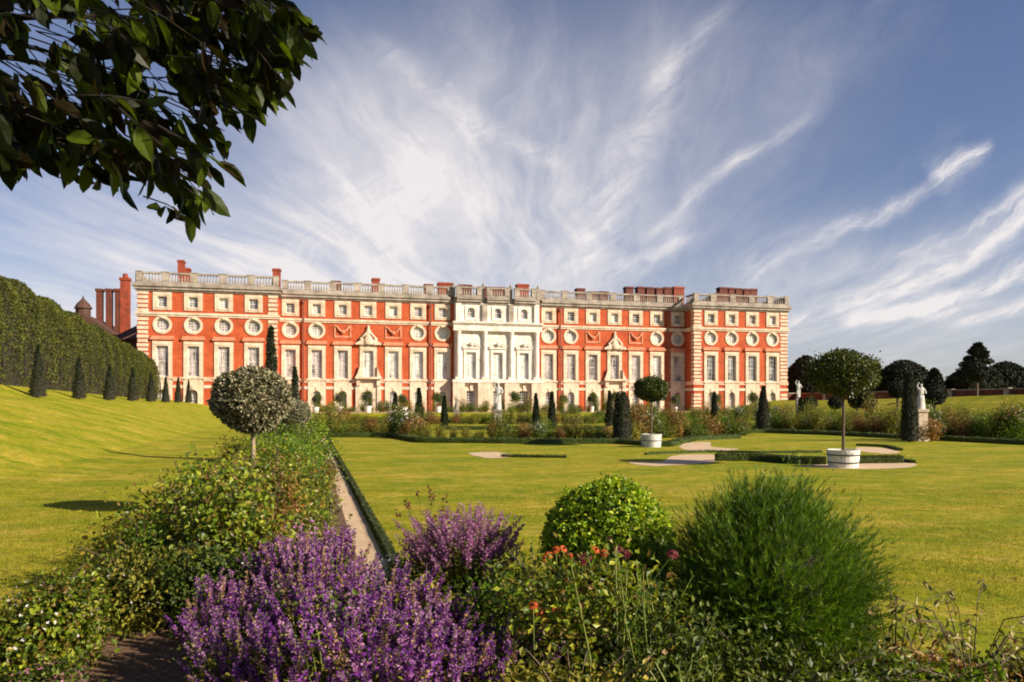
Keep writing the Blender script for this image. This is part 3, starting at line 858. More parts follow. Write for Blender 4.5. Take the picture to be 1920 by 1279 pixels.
# carved panels and pedimented bays
for s in (-1, 1):
    for i in (2, 4):
        x = s * wing[i]; g = Geo()
        for (a, b, c0, c1) in ((-1.3, -1.05, 12.3, 14.3), (1.05, 1.3, 12.3, 14.3)): g.box(x + a, x + b, -.12, .02, zl(c0), zl(c1))
        g.box(x - 1.04, x + 1.04, -.07, .02, zl(12.3), zl(12.6))
        pts = [(x - 1.0, -.12, zl(14.1)), (x - .55, -.2, zl(13.5)), (x, -.2, zl(13.15)), (x + .55, -.2, zl(13.5)), (x + 1.0, -.12, zl(14.1))]
        g.tube(pts, .17, .17, 6); g.lathe([(0.02, zl(12.85)), (.3, zl(13.0)), (.34, zl(13.25)), (.1, zl(13.5))], x, -.1, 8)
        g.build("carved_panel", M_rub, palace)
    x = s * wing[3]
    g = Geo()
    g.box(x - 1.36, x + 1.36, -.2, .02, zl(10.953), zl(11.25))
    for q in (-1, 1):     # broken pediment halves
        x1, x2 = x + q * 2.0, x + q * .75
        V = [(x1, -.6, zl(11.26)), (x2, -.6, zl(11.26)), (x2, -.6, zl(12.15)), (x1, -.6, zl(11.5)), (x1, .02, zl(11.26)), (x2, .02, zl(11.26)), (x2, .02, zl(12.15)), (x1, .02, zl(11.5))]
        g.add(V, [[[0, 1, 2, 3], [4, 7, 6, 5], [3, 2, 6, 7], [0, 4, 5, 1], [0, 3, 7, 4], [1, 5, 6, 2]]])
    g.build("broken_pediment", M_cream, palace)
    g = Geo()
    g.lathe([(.7, zl(11.3)), (.95, zl(11.7)), (.6, zl(12.3)), (.38, zl(12.9)), (.42, zl(13.4)), (.2, zl(13.8)), (.22, zl(14.1)), (.02, zl(14.35))], x, -.25, 10, sy=.6)
    for q in (-1, 1):
        g.tube([(x + q * .3, -.4, zl(13.1)), (x + q * .9, -.45, zl(12.5)), (x + q * 1.25, -.4, zl(11.95))], .22, .12, 6)
        g.lathe([(.05, zl(11.75)), (.3, zl(12.0)), (.26, zl(12.3)), (.03, zl(12.5))], x + q * 1.1, -.35, 8)
    g.build("sculpture_group", M_cream, palace, smooth=True)
    g = Geo()
    g.box(x - 2.05, x + 2.05, -.95, -.175, zl(5.93), zl(6.25))
    for q in (-1, 1):
        V = [(x + q * 1.33, -.5, zl(6.255)), (x + q * 1.95, -.5, zl(6.255)), (x + q * 1.6, -.5, zl(7.0)), (x + q * 1.38, -.5, zl(7.9)), (x + q * 1.33, -.1, zl(6.255)), (x + q * 1.95, -.1, zl(6.255)), (x + q * 1.6, -.1, zl(7.0)), (x + q * 1.38, -.1, zl(7.9))]
        g.add(V, [[[0, 1, 2, 3], [4, 7, 6, 5], [0, 4, 5, 1], [1, 5, 6, 2], [2, 6, 7, 3], [3, 7, 4, 0]]])
        g.box(x + q * 1.55 - .28, x + q * 1.55 + .28, -.6, -.175, zl(4.9), zl(5.92)); 
        g.box(x + q * 1.65 - .32, x + q * 1.65 + .32, -.35, -.02, zl(.7), zl(4.89))
    g.build("balcony_ledge", M_cream, palace)

# downpipes
for x in (-(wing[5] + 1.95), -(wing[0] + 1.95), wing[0] + 1.95, wing[5] + 1.95):
    g = Geo(); g.tube([(x, -.34, zl(18.1)), (x, -.34, zl(9)), (x, -.34, zl(.9))], .11, .11, 8)
    for z in (17.5, 11.4, 5.6): g.box(x - .2, x + .2, -.47, -.02, zl(z), zl(z + .3))
    g.build("downpipe", M_pipe, palace)

# centre block
cb_ = Geo()
HC = [(x, 8.18, .82, 2.2) for x in cen] + [(x, 16.7, .62, .85) for x in cen] + [(x, 2.55, .8, 1.65) for x in cen]
wall_grid(cb_, -7.0, 7.0, 5.6, 18.3, YC, [h for h in HC if h[1] > 5])
for x in (-7.0, 7.0): vquad(cb_, x, YC, .05, .5, 18.3)
cb_.build("centre_wall", M_pale, palace)
g = Geo(); wall_grid(g, -7.0, 7.0, .5, 5.6, YC + .01, [h for h in HC if h[1] < 5])
for xc in (-6.5, -2.2, 2.2, 6.5):
    w = 1.2 if abs(xc) < 5 else .95
    g.box(xc - w, xc + w, YC - .72, YC + .008, zl(.5), zl(5.45))
g.build("centre_base", M_cream, palace)
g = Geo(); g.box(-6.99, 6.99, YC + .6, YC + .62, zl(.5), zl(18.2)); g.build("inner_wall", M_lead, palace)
g = Geo()
g.box(-7.5, 7.5, YC - .82, YC + .005, zl(5.452), zl(5.95))
for (z0, z1, pr) in ((13.75, 14.15, .66), (14.15, 14.75, .60), (14.75, 14.95, .78), (14.95, 15.2, .95)):
    g.box(-7.1 - pr * .4, 7.1 + pr * .4, YC - pr, YC + .005, zl(z0), zl(z1 - .002))
g.build("entablature", M_pale, palace)
for xc in (-6.5, -2.2, 2.2, 6.5):
    g = Geo()
    g.box(xc - .55, xc + .55, YC - .68, YC - .003, zl(5.952), zl(6.35))
    g.lathe([(.46, zl(6.35)), (.46, zl(6.5)), (.40, zl(6.6)), (.40, zl(9.5)), (.34, zl(12.7)), (.37, zl(12.8)), (.39, zl(13.2)), (.52, zl(13.6)), (.52, zl(13.72))], xc, YC - .18, 16)
    g.build("column", M_pale, palace, smooth=False)
    g = Geo(); g.box(xc - .42, xc + .42, YC - .35, YC - .003, zl(15.2), zl(18.1)); g.build("attic_pier", M_grey if abs(xc) < 5 else M_pale, palace)
def f_ctall(g):
    ring_plate(g, rect_pts(1.2, zl(6.0), zl(10.9)), rect_pts(.8, zl(6.1), zl(10.36)), -.16, 0)
    g.box(-1.35, 1.35, -.35, .02, zl(10.91), zl(11.15))
    for q in (-1, 1): g.tube([(q * 1.45, -.3, zl(11.2)), (q * .8, -.35, zl(11.7)), (q * .25, -.3, zl(11.85))], .12, .12, 6)
    g.lathe([(.1, zl(11.2)), (.3, zl(11.5)), (.12, zl(12.0)), (.02, zl(12.2))], 0, -.3, 8)
ct = make_window("pedimented_window", f_ctall, sash(.8, zl(6.1), zl(10.36), 3, 6), ((-.8, .8, zl(6.1), zl(10.36)), M_panew), M_pale)
def f_catt(g):
    ring_plate(g, outer_for_arch(1.0, zl(15.5), zl(17.95)), arch_pts(.6, zl(15.9), zl(17.5)), -.12, 0)
ca = make_window("arched_attic_window", f_catt, sash(.6, zl(15.9), zl(17.5), 3, 4), ((-.6, .6, zl(15.9), zl(17.5)), M_pane), M_pale)
def f_cdoor(g):
    ring_plate(g, rect_pts(1.0, zl(.85), zl(4.5)), rect_pts(.78, zl(.95), zl(4.15)), -.14, 0)
    g.box(-.2, .2, -.3, -.141, zl(4.2), zl(5.2))
cd_ = make_window("door_window", f_cdoor, sash(.78, zl(.95), zl(4.15), 4, 7), ((-.78, .78, zl(.95), zl(4.15)), M_paned), M_cream)
for x in cen:
    put(ct, x, YC); put(ca, x, YC); put(cd_, x, YC + .01)
g = Geo()
for (z0, z1, pr) in ((18.1, 18.4, .2), (18.4, 18.8, .45), (18.8, 19.2, .62)):
    for xa, xb in ((-6.8, -2.75), (-1.85, 1.85), (2.75, 6.4)):
        g.box(xa - .0, xb + .0, YC - pr, YC + .3, zl(z0), zl(z1 - .003))
    g.box(-7.2, 7.2, YC + .31, .4, zl(z0), zl(z1 - .003))
g.build("cornice", M_grey, palace)
for xa, xb in ((-6.85, -2.7), (-1.9, 1.9), (2.7, 6.45)):
    g = bal_run(xa, xb, YC - .2, 19.2, 4.2); g.build("balustrade", M_grey, palace)
for xc in (-7.15, -2.3, 2.3, 6.95):
    g = Geo(); g.box(xc - .22, xc + .22, YC + .2, YC + .8, zl(19.2), zl(20.95))
    g.lathe([(.1, zl(20.95)), (.25, zl(21.2)), (.1, zl(21.5)), (.02, zl(21.7))], xc, YC + .5, 8); g.build("finial", M_grey, palace)

# chimneys on the roof: a stack with its pots; px on the facade plane to local x
def ux(pxx, dep=12.0):
    # local x of a point dep metres behind the front plane seen at pxx
    t = (pxx - 960) / 1453.0
    b0 = 122.87 + dep
    # world = W(a,b0): X = a c - b s ; Y = a s + b c ; X = t Y
    a = b0 * (SN + t * CS) / (CS - t * SN)
    Yd = a * SN + b0 * CS
    return a - MID, Yd
def chim(px0, px1, pytop, dep=12.0, mat=M_brickold, pots=0, zb=19.3, cap=True):
    x0, Y0_ = ux(px0, dep); x1, _ = ux(px1, dep)
    zt = EYE + (758 - pytop) / 1453.0 * Y0_
    g = Geo(); w = x1 - x0
    g.box(x0, x1, dep, dep + 1.4, zl(zb), zl(zt - .35))
    if cap: g.box(x0 - .1, x1 + .1, dep - .1, dep + 1.5, zl(zt - .349), zl(zt - .12)); g.box(x0, x1, dep, dep + 1.4, zl(zt - .119), zl(zt))
    st = g.build("chimney", mat, palace)
    if pots:
        g = Geo()
        for i in range(pots):
            g.lathe([(.2, zl(zt)), (.17, zl(zt + .5)), (.22, zl(zt + .55)), (.2, zl(zt + .6))], x0 + w * (i + .5) / pots, dep + .7, 8)
        g.build("chimney_pots", mat, st)
M_brick2 = stone("bright_chimney_brick", (0.16, 0.028, 0.012), (0.30, 0.05, 0.018), (0.36, 0.07, 0.03), 1.2)
chim(333, 345, 487, 9, M_brick2); chim(347, 356, 502, 10, M_brick2)
chim(511, 526, 503, 8, M_brick2)
chim(621, 639, 526, 14); chim(698, 712, 521, 14, M_brick2); chim(796, 812, 532, 16); chim(822, 848, 529, 16, M_brick2)
chim(860, 885, 533, 18); chim(905, 948, 537, 18); chim(970, 992, 532, 18, M_brick2)
chim(1082, 1097, 540, 18); chim(1104, 1120, 546, 18); chim(1124, 1141, 546, 18)
chim(1174, 1188, 537, 14); chim(1196, 1209, 537, 14); chim(1213, 1227, 538, 14); chim(1231, 1243, 539, 14); chim(1246, 1260, 538, 14); chim(1264, 1283, 537, 14, M_brick2)
for a_, b_, t_ in ((1350, 1364, 538), (1367, 1377, 539), (1380, 1392, 540), (1395, 1407, 541), (1408, 1420, 541)): chim(a_, b_, t_, 10)
g = Geo()   # pyramid roofs on the centre and the hipped roof of the right block
for pxx, w, h, dep in ((835, 1.6, 2.6, 16), (981, 2.0, 2.9, 18)):
    x, Yd = ux(pxx, dep); g.lathe([(w, zl(19.3)), (w, zl(20.6)), (.02, zl(20.6 + h * .8))], x, dep + 1, 4)
x0, _ = ux(1300, 6); x1, _ = ux(1352, 10)
V = [(x0, 3, zl(19.3)), (x1 + 1, 3, zl(19.3)), (x1 + 1, 14, zl(19.3)), (x0, 14, zl(19.3)), (x1 - 2, 8.5, zl(23.0)), (x1 + 1, 8.5, zl(23.0))]
g.add(V, [[[0, 1, 5, 4], [2, 3, 4, 5]]]); g.add(V, [[[0, 4, 3], [1, 2, 5]]])
g.build("pyramid_roof", M_brickold, palace)

# ------------------------------------------------------------------ old range behind the hedge
oldp = empty("old_brick_range", "dark brick range with tiled gables behind the tall hedge", "building", W(-38, 150, .8), PHI)
g = Geo()
g.box(-45, 18.5, 0, 20, 0, 12.6)
g.build("wall", M_brickold, oldp)
g = Geo()
def gable(g, x0, x1, y0, y1, z0, zt):
    xm = (x0 + x1) / 2
    g.add([(x0, y0, z0), (x1, y0, z0), (xm, y0, zt), (x0, y1, z0), (x1, y1, z0), (xm, y1, zt)], [[[0, 2, 5, 3], [1, 4, 5, 2]]])
    g.add([(x0, y0, z0), (x1, y0, z0), (xm, y0, zt), (x0, y1, z0), (x1, y1, z0), (xm, y1, zt)], [[[0, 1, 2], [4, 3, 5]]])
gable(g, -6, 6, -.5, 20, 12.601, 17.0); gable(g, -20, -7, -.4, 20, 12.603, 16.4)
g.build("tiled_roof", M_tile, oldp)
g = Geo(); V = [(4, -1, 12.61), (34, -1, 12.61), (34, 19, 12.61), (4, 19, 12.61), (11, 6, 17.9), (30, 6, 17.9)]
g.add(V, [[[0, 1, 5, 4], [2, 3, 4, 5]]]); g.add(V, [[[3, 0, 4], [1, 2, 5]]]); g.build("main_roof", M_tile, oldp)
def oldx(pxx, b0):
    t = (pxx - 960) / 1453.0
    a = b0 * (SN + t * CS) / (CS - t * SN); return a + 38, a * SN + b0 * CS
for (p0, p1, top, m_) in ((180, 191, 541, M_brickold), (198, 209, 541, M_brickold), (215, 224, 541, M_brickold), (225, 242, 520, M_brick2)):
    x0, Yd = oldx(p0, 158); x1, _ = oldx(p1, 158)
    zt = EYE + (758 - top) / 1453.0 * Yd - .8
    g = Geo(); g.box(x0, x1, 8, 9.4, 12, zt - .5); g.box(x0 - .15, x1 + .15, 7.85, 9.55, zt - .499, zt)
    if m_ is M_brick2: g.lathe([(.5, zt), (.42, zt + .8)], (x0 + x1) / 2, 8.7, 8)
    g.build("chimney", m_, oldp)
x0, Yd = oldx(153, 158); zt = EYE + (758 - 552) / 1453.0 * Yd - .8
g = Geo(); g.lathe([(1.3, zt - 6), (1.3, zt - 2.6), (1.6, zt - 2.5), (1.1, zt - 1.6), (.5, zt - 1.0), (.2, zt - .6), (.02, zt)], x0, 9, 10)
g.build("cupola", M_tile, oldp)

# ------------------------------------------------------------------ tall clipped hedge along the left terrace
hedge = empty("clipped_hedge", "tall clipped green hedge with rounded top along the left terrace", "hedge", W(-19.5, 80, 2.6))
HX, HY, HZ = hedge.location
rng = np.random.default_rng(3)
nseg = 150; prof_n = 13
b0, b1 = 36.0, 114.5
core = np.zeros((nseg, prof_n, 3))
def hedge_surf(b, q, inset=0.0):
    """q 0..1 runs up the front face, over the rounded top, down the back"""
    k = min(max((b - 56.8) / 57.5, -.4), 1)
    top = 11.5 - 3.2 * k; base = 3.3 - .72 * k
    endr = min(1.0, math.sqrt(max(0.0, (b1 - b) / 3.0 + .05)))
    rib = .22 * abs(math.sin(b * math.pi / 4.2)) + .1 * math.sin(b * 1.7)
    hw = 2.6 + rib - inset; H = (top - base - inset + .25 * math.sin(b * .9)) * (0.82 + 0.18 * endr)
    t = math.pi * q
    ex = math.copysign(abs(math.cos(t)) ** .45, math.cos(t)); ez = abs(math.sin(t)) ** .7
    return -22.1 + hw * ex * (.6 + .4 * endr), b, base - .1 + H * ez
bs = np.linspace(b0, b1, nseg)
for i, b in enumerate(bs):
    for j in range(prof_n):
        a_, b_, z_ = hedge_surf(b, j / (prof_n - 1), .35)
        x, y, z = W(a_, b_, z_)
        core[i, j] = (x - HX, y - HY, z - HZ)
g = Geo()
Q = np.array([[i * prof_n + j, i * prof_n + j + 1, (i + 1) * prof_n + j + 1, (i + 1) * prof_n + j] for i in range(nseg - 1) for j in range(prof_n - 1)])
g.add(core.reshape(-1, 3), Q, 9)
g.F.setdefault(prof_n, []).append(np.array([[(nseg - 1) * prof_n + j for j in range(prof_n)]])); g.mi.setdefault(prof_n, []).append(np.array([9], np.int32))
NL = 110000
P = []
for k in range(NL):
    b = b0 + (b1 - b0) * rng.random() ** 1.05 if k % 30 else b1 - .2 * rng.random()
    q = rng.random() * .72
    a_, b_, z_ = hedge_surf(b, q, .25 * rng.random() ** 2)
    P.append(W(a_, b_, z_))
P = np.array(P) - np.array([HX, HY, HZ])
O = unit(np.array([CS, SN, .4]) + rdir(rng, NL) * .7)
s_ = .145 * (.6 + .8 * rng.random(NL))
leaves(g, P, unit(rdir(rng, NL) + [0, 0, -.5]), O, s_, s_ * .7)
g.build("foliage", L_hedge, hedge)
for i in range(18):
    b = 40 + i * 4.2
    a_, b_, z_ = hedge_surf(b, 0.02, -.02)
    x, y, z = W(a_ + .05, b, z_ - .3)
    g = Geo(); g.tube([(x - HX, y - HY, z - HZ), (x - HX, y - HY, z - HZ + 1.9)], .07, .05, 6); g.build("stem", M_barkd, hedge)

# yew cones
def make_cone(name, r, h, n, mat, seed, trunk=.12, power=1.0, size=.09):
    root = empty(name, None, "topiary")
    g = Geo(); rng = np.random.default_rng(seed)
    t = rng.random(n) ** .8; an = rng.random(n) * 6.283
    rad = r * (1 - t) ** power * (1 - .12 * rng.random(n)) + .03
    C = np.stack([rad * np.cos(an), rad * np.sin(an), trunk + t * (h - trunk)], 1)
    O = unit(np.stack([np.cos(an), np.sin(an), np.full(n, r / h)], 1))
    s = size * (.6 + .8 * rng.random(n))
    C[:, :2] += .05 * r * np.sin(C[:, 2:3] * 5 + np.array([seed, seed * 2.]))
    leaves(g, C, unit(rdir(rng, n) + O * .5 + [0, 0, .3]), unit(O + rdir(rng, n) * .5), s, s * .5)
    k = 8
    prof = [(.02, trunk)] + [(max(.015, r * .93 * (1 - i / k) ** power), trunk + (h - trunk) * i / k) for i in range(k + 1)]
    g.lathe(prof, 0, 0, 12, 9)
    g.build("foliage", mat, root)
    g = Geo(); g.tube([(0, 0, -.1), (0, 0, trunk + .2)], .07, .06, 6); g.build("trunk", M_bark, root)
    return root
cone = make_cone("yew_cone", .50, 3.1, 2600, L_yew, 11, .08)
XS = [67, 150, 205, 245, 280, 307]
for i in range(10):
    b = 54.3 + i * 8.9 - .0
    a = -16.4
    if i: pass
    words = ["first and largest", "second", "third", "fourth", "fifth", "sixth", "seventh", "eighth", "ninth", "tenth and smallest"]
    x, y, z = W(a, b, gz(a, b) - .02)
    place(cone, USED, (x, y, z), i * 1.3, (1, 1, 1.06 - .04 * (i % 3)),
          "%s clipped yew cone from the left edge, on the bank before the hedge" % words[i], "yew cones along the left terrace")

# tall obelisk yews of the long border
def single_cone(name, label, pxx, pytop, Yd, halfw_px, seed, z0=0.0, power=.85, mat=None, n=3500, group=None):
    X_ = (pxx - 960) / 1453.0 * Yd
    zt = EYE + (758 - pytop) / 1453.0 * Yd
    r = halfw_px / 1453.0 * Yd
    z0 = onground(X_, Yd)
    o = make_cone(name, r, zt - z0, n, mat or L_yew, seed, .06, power, .05 + .0009 * Yd)
    o.location = (X_, Yd, z0 - .01)
    return tag(o, label, "topiary", group)
single_cone("yew_obelisk", "tall dark yew obelisk rising behind the grey-leaved ball", 508, 612, 27.0, 22, 21, n=5000)
single_cone("yew_obelisk", "slim dark yew obelisk just right of the grey-leaved ball", 553, 688, 42.0, 15, 22)
single_cone("yew_obelisk", "broad dark yew column left of the smaller potted tree", 1166, 735, 41.0, 18, 23, power=.3)
single_cone("yew_obelisk", "slender pointed yew spire before the right end block", 1431, 724, 56.0, 14, 24, power=.8)
single_cone("yew_obelisk", "tall dark yew column just left of the white statue", 1705, 698, 41.0, 14, 25, power=.35, n=5000)
single_cone("yew_obelisk", "small yew spire at the foot of the left palace wing", 741, 738, 60.0, 7, 26)
single_cone("yew_obelisk", "narrow yew spire before the middle of the left wing", 786, 728, 58.0, 9, 27)
single_cone("yew_obelisk", "thin yew spire left of the palace centre", 833, 742, 62.0, 7, 28)
single_cone("yew_obelisk", "thin yew spire just right of the palace centre", 1005, 738, 70.0, 7, 29)
single_cone("yew_obelisk", "small yew spire before the inner right wing", 1035, 735, 66.0, 8, 30)
single_cone("yew_obelisk", "thin yew spire beyond the right wing arches", 1339, 735, 72.0, 7, 31)
single_cone("yew_obelisk", "slim yew spire by the dark trees right of the palace", 1501, 745, 62.0, 8, 32)
single_cone("yew_obelisk", "short yew spire left of the broad yew column", 1143, 733, 70.0, 8, 33)

# ------------------------------------------------------------------ potted and standard trees
def make_tub(r, h):
    g = Geo()
    g.lathe([(r * .90, 0), (r * .90, .04), (r * .95, h * .5), (r, h), (r * .92, h), (r * .9, h - .05), (.01, h - .06)], 0, 0, 28)
    return g
def potted(label, pxx, base_py, crown_c, crown_r, Yd, tub_r, tub_h, seed, n=9000, trunk_r=.05, size=.085):
    X_ = (pxx - 960) / 1453.0 * Yd
    t = empty("potted_tree", label, "tree", (X_, Yd, 0))
    g = Geo()
    ctr = (0, 0, crown_c)
    crown(g, ctr, crown_r, n, size, seed, inner=.24, core=.80); crown(g, ctr, crown_r, n // 4, size, seed + 1, clumps=40, spread=.10, inner=.1)
    g.build("crown", L_laurel, t)
    g = Geo(); g.tube([(0, 0, tub_h - .12), (.01, 0, (tub_h + crown_c) / 2), (0, .01, crown_c + .1)], trunk_r, trunk_r * .8, 8)
    for i in range(6):
        a = i * 1.05; g.tube([(0, 0, crown_c - crown_r[2] * .7), (.4 * crown_r[0] * math.cos(a), .4 * crown_r[1] * math.sin(a), crown_c)], trunk_r * .6, trunk_r * .3, 5)
    g.build("trunk", M_bark, t)
    tb = empty("tub", label=None, cat="tub", loc=(X_, Yd, 0))
    g = make_tub(tub_r, tub_h)
    return t, tb, g
t1, tb, g = potted("large round-headed tree in a white tub on the lawn, right of centre", 1581, 876, 2.98, (1.04, 1.0, .70), 24.6, .5, .56, 41)
t1.location.z = 0
tb.name = "white_tub"; tb['label'] = "white round tub with dark iron hoops holding the large round-headed tree"
g.build("tub_body", M_tub, tb)
for z in (.16, .40):
    gg = Geo(); rr_ = .5 * (.90 + .10 * z / .56) + .006
    gg.lathe([(rr_ - .02, z - .018), (rr_ + .004, z - .018), (rr_ + .006, z + .018), (rr_ - .02, z + .018)], 0, 0, 28); gg.build("hoop", M_iron, tb)
for s in (-1, 1):
    gg = Geo(); gg.tube([(s * .09 - .03, -.5, .47), (s * .09, -.53, .43), (s * .09 + .03, -.5, .47)], .008, .008, 5); gg.build("handle", M_iron, tb)
t2, tb2, g = potted("smaller round-headed tree in a grey tub before the right wing", 1221, 838, 2.72, (.76, .75, .56), 36.3, .49, .6, 42, 6000, .045, .09)
tb2.name = "grey_tub"; tb2['label'] = "pale grey tub holding the smaller round-headed tree"
g.build("tub_body", M_marble, tb2)
gg = Geo(); gg.lathe([(.47, .3), (.50, .3), (.50, .33), (.47, .33)], 0, 0, 24); gg.build("hoop", M_lead, tb2)

# grey-leaved ball on a stem, and the one behind it
def ball_tree(label, pxx, pyc, Yd, rx, rz, seed, n, size):
    x, y, z = at(pxx, pyc, Yd)
    t = empty("ball_topiary", label, "topiary", (x, y, 0))
    g = Geo(); crown(g, (0, 0, z), (rx, rx, rz), n, size, seed, inner=.10, asp=.55, core=.9, out=.9)
    g.build("foliage", L_grey, t)
    g = Geo(); g.tube([(0, 0, 0), (.01, 0, z * .5), (0, 0, z - rz * .6)], .045, .04, 8); g.build("trunk", M_bark2, t)
ball_tree("large grey-leaved ball clipped on a pale stem in the left border", 474, 748, 13.6, .64, .54, 51, 9500, .075)
ball_tree("smaller grey-leaved ball half hidden behind the large one", 552, 776, 26.0, .50, .48, 52, 5000, .06)

# ------------------------------------------------------------------ right-hand distance
def far_dome(label, pxx, pytop, halfpx, Yd, seed, pybase=748, n=9500, mat=None, name="dome_yew"):
    X_ = (pxx - 960) / 1453.0 * Yd; z0 = onground(X_, Yd)
    zt = EYE + (758 - pytop) / 1453.0 * Yd; r = halfpx / 1453.0 * Yd
    t = empty(name, label, "tree", (X_, Yd, z0))
    h = zt - z0
    g = Geo(); rng = np.random.default_rng(seed)
    u = rng.random(n); an = rng.random(n) * 6.283
    def rad(q): return r * np.clip(1 - q ** 2.1, 0, 1) ** .62
    C = np.stack([rad(u) * np.cos(an), rad(u) * np.sin(an),   .3 + u * (h - .3)], 1) * (1 - .05 * rng.random((n, 1)))
    O = unit(C * [1, 1, .3]); s = (.18 + .0018 * Yd) * (.6 + .8 * rng.random(n))
    leaves(g, C, unit(rdir(rng, n) + O * .4), unit(O + rdir(rng, n) * .5), s, s * .7)
    g.lathe([(.02, .35)] + [(float(rad(np.array(q))) * .94 + .01, .3 + q * (h - .3)) for q in np.linspace(0, .995, 10)], 0, 0, 16, 9)
    g.build("crown", mat or L_pine, t)
    g = Geo(); g.tube([(0, 0, -.1), (0, 0, 1.6)], .3, .25, 7); g.build("trunk", M_bark, t)
    return t
far_dome("clipped dark yew dome against the right end block", 1512, 668, 42, 150, 61)
far_dome("clipped dark yew dome behind the large potted tree", 1600, 672, 60, 155, 62)
far_dome("broad dark yew dome right of the large potted tree", 1694, 677, 60, 150, 63)
far_dome("low dark yew dome at the far right, half hidden by the broad tree", 1885, 680, 56, 145, 64)
far_dome("small rounded yew left of the cedar", 1752, 692, 16, 118, 65, n=2500)
far_dome("dark rounded tree touching the palace's right corner", 1484, 688, 14, 158, 66, n=2500)
far_dome("low dark yew under the cedar's left side", 1795, 700, 26, 150, 67)
o = None
for k_, (pxx_, hp_, top_, lab_) in enumerate([(1556, 40, 692, "low dark yew mass filling the gap between the domes right of the palace"), (1642, 30, 700, "low dark yew between the two broad domes"), (1846, 34, 706, "low dark yew mass under the cedar's right side")]):
    far_dome(lab_, pxx_, top_, hp_, 152, 610 + k_)
# cedar
x_c, y_c, _ = at(1832, 758, 130); zc = onground(x_c, y_c)
ced = empty("cedar_tree", "tall irregular dark cedar with layered crown against the sky", "tree", (x_c, y_c, zc))
g = Geo(); g.tube([(0, 0, 0), (.2, 0, 4), (0, 0, 8.6)], .4, .1, 8); g.build("trunk", M_bark, ced)
rng = np.random.default_rng(70); g = Geo()
for i, (zz_, rr_) in enumerate([(2.6, 3.9), (3.6, 3.7), (4.5, 3.0), (5.3, 2.5), (6.2, 2.0), (7.1, 1.5), (8.0, 1.3), (8.8, .8)]):
    for k in range(7):
        a = k * .9 + i * 1.7 + rng.normal() * .2; rad = rr_ * (.45 + .5 * rng.random())
        crown(g, (rad * math.cos(a), rad * math.sin(a), zz_ + rng.normal() * .25), (rr_ * .45, rr_ * .45, .42), 330, .34, 700 + i * 10 + k, inner=.7)
g.build("crown", L_pine, ced)
# small clipped standards on the far right lawn and terrace
std = empty("standard_tree", None, "tree")
g = Geo(); crown(g, (0, 0, 2.4), (.95, .95, .85), 2600, .16, 71, inner=.2, core=.8); g.build("crown", L_pine, std)
g = Geo(); g.tube([(0, 0, 0), (0, 0, 1.9)], .14, .12, 7); g.build("trunk", M_bark, std)
for (pxx, Yd, sc, lab) in ((1607, 92, 1.0, "small dark round tree standing left of the white statue"), (1625, 84, 1.0, "small dark round tree seen under the large potted tree"),
                           (1683, 96, 1.1, "small round tree before the boundary wall, left of the dark yew column"),
                           (1752, 84, 1.25, "dark round-headed tree just right of the white statue"),
                           (1832, 98, 1.3, "round-headed tree on a dark trunk in front of the cedar"),
                           (1566, 96, .9, "small dark round tree near the dark domes right of the palace"),
                           (1519, 96, .9, "small dark round tree beside the terrace statue")):
    x, y, _ = at(pxx, 758, Yd)
    place(std, USED, (x, y, onground(x, y) - .02), pxx * .1, sc, lab, "small standard trees on the right lawn")
# boundary wall on the right terrace
bw = empty("boundary_wall", "long low brick boundary wall with pale coping across the far right", "wall", W(86, 60, 3.1), PHI)
g = Geo(); g.box(-.15, .15, -55, 70, -.6, .78); 
g.build("wall", M_brickold, bw)
g = Geo(); g.box(-.25, .25, -55, 70, .781, .93); g.build("coping", M_grey, bw)
for i in range(14):
    g = Geo(); g.box(-.35, .3, -53 + i * 9, -52.2 + i * 9, -.6, 1.02); g.build("pier", M_grey, bw)
# stretch of wall closing the view right of the palace
bw2 = empty("garden_wall", "low brick garden wall beneath the dark domes right of the palace", "wall", W(84, 124, 1.0), PHI)
g = Geo(); g.box(-2.5, 60, 0, .4, -.4, 2.9); g.build("wall", M_brickold, bw2)
g = Geo(); g.box(-2.5, 60, -.1, .5, 2.901, 3.05); g.build("coping", M_grey, bw2)

# far woods beyond everything
rng = np.random.default_rng(80)
g = Geo()
for i in range(60):
    a = -260 + i * 12 + rng.normal() * 3
    x, y, z = W(a, 330 + rng.normal() * 12, 2)
    crown(g, (x, y, 3.2), (9, 9, 4.8 + rng.random() * 1.6), 260, 1.3, 800 + i, inner=.3, core=.85)
wood = g.build("far_wood", L_pine); tag(wood, "dark line of distant woods beyond the garden walls", "wood", None, "stuff")

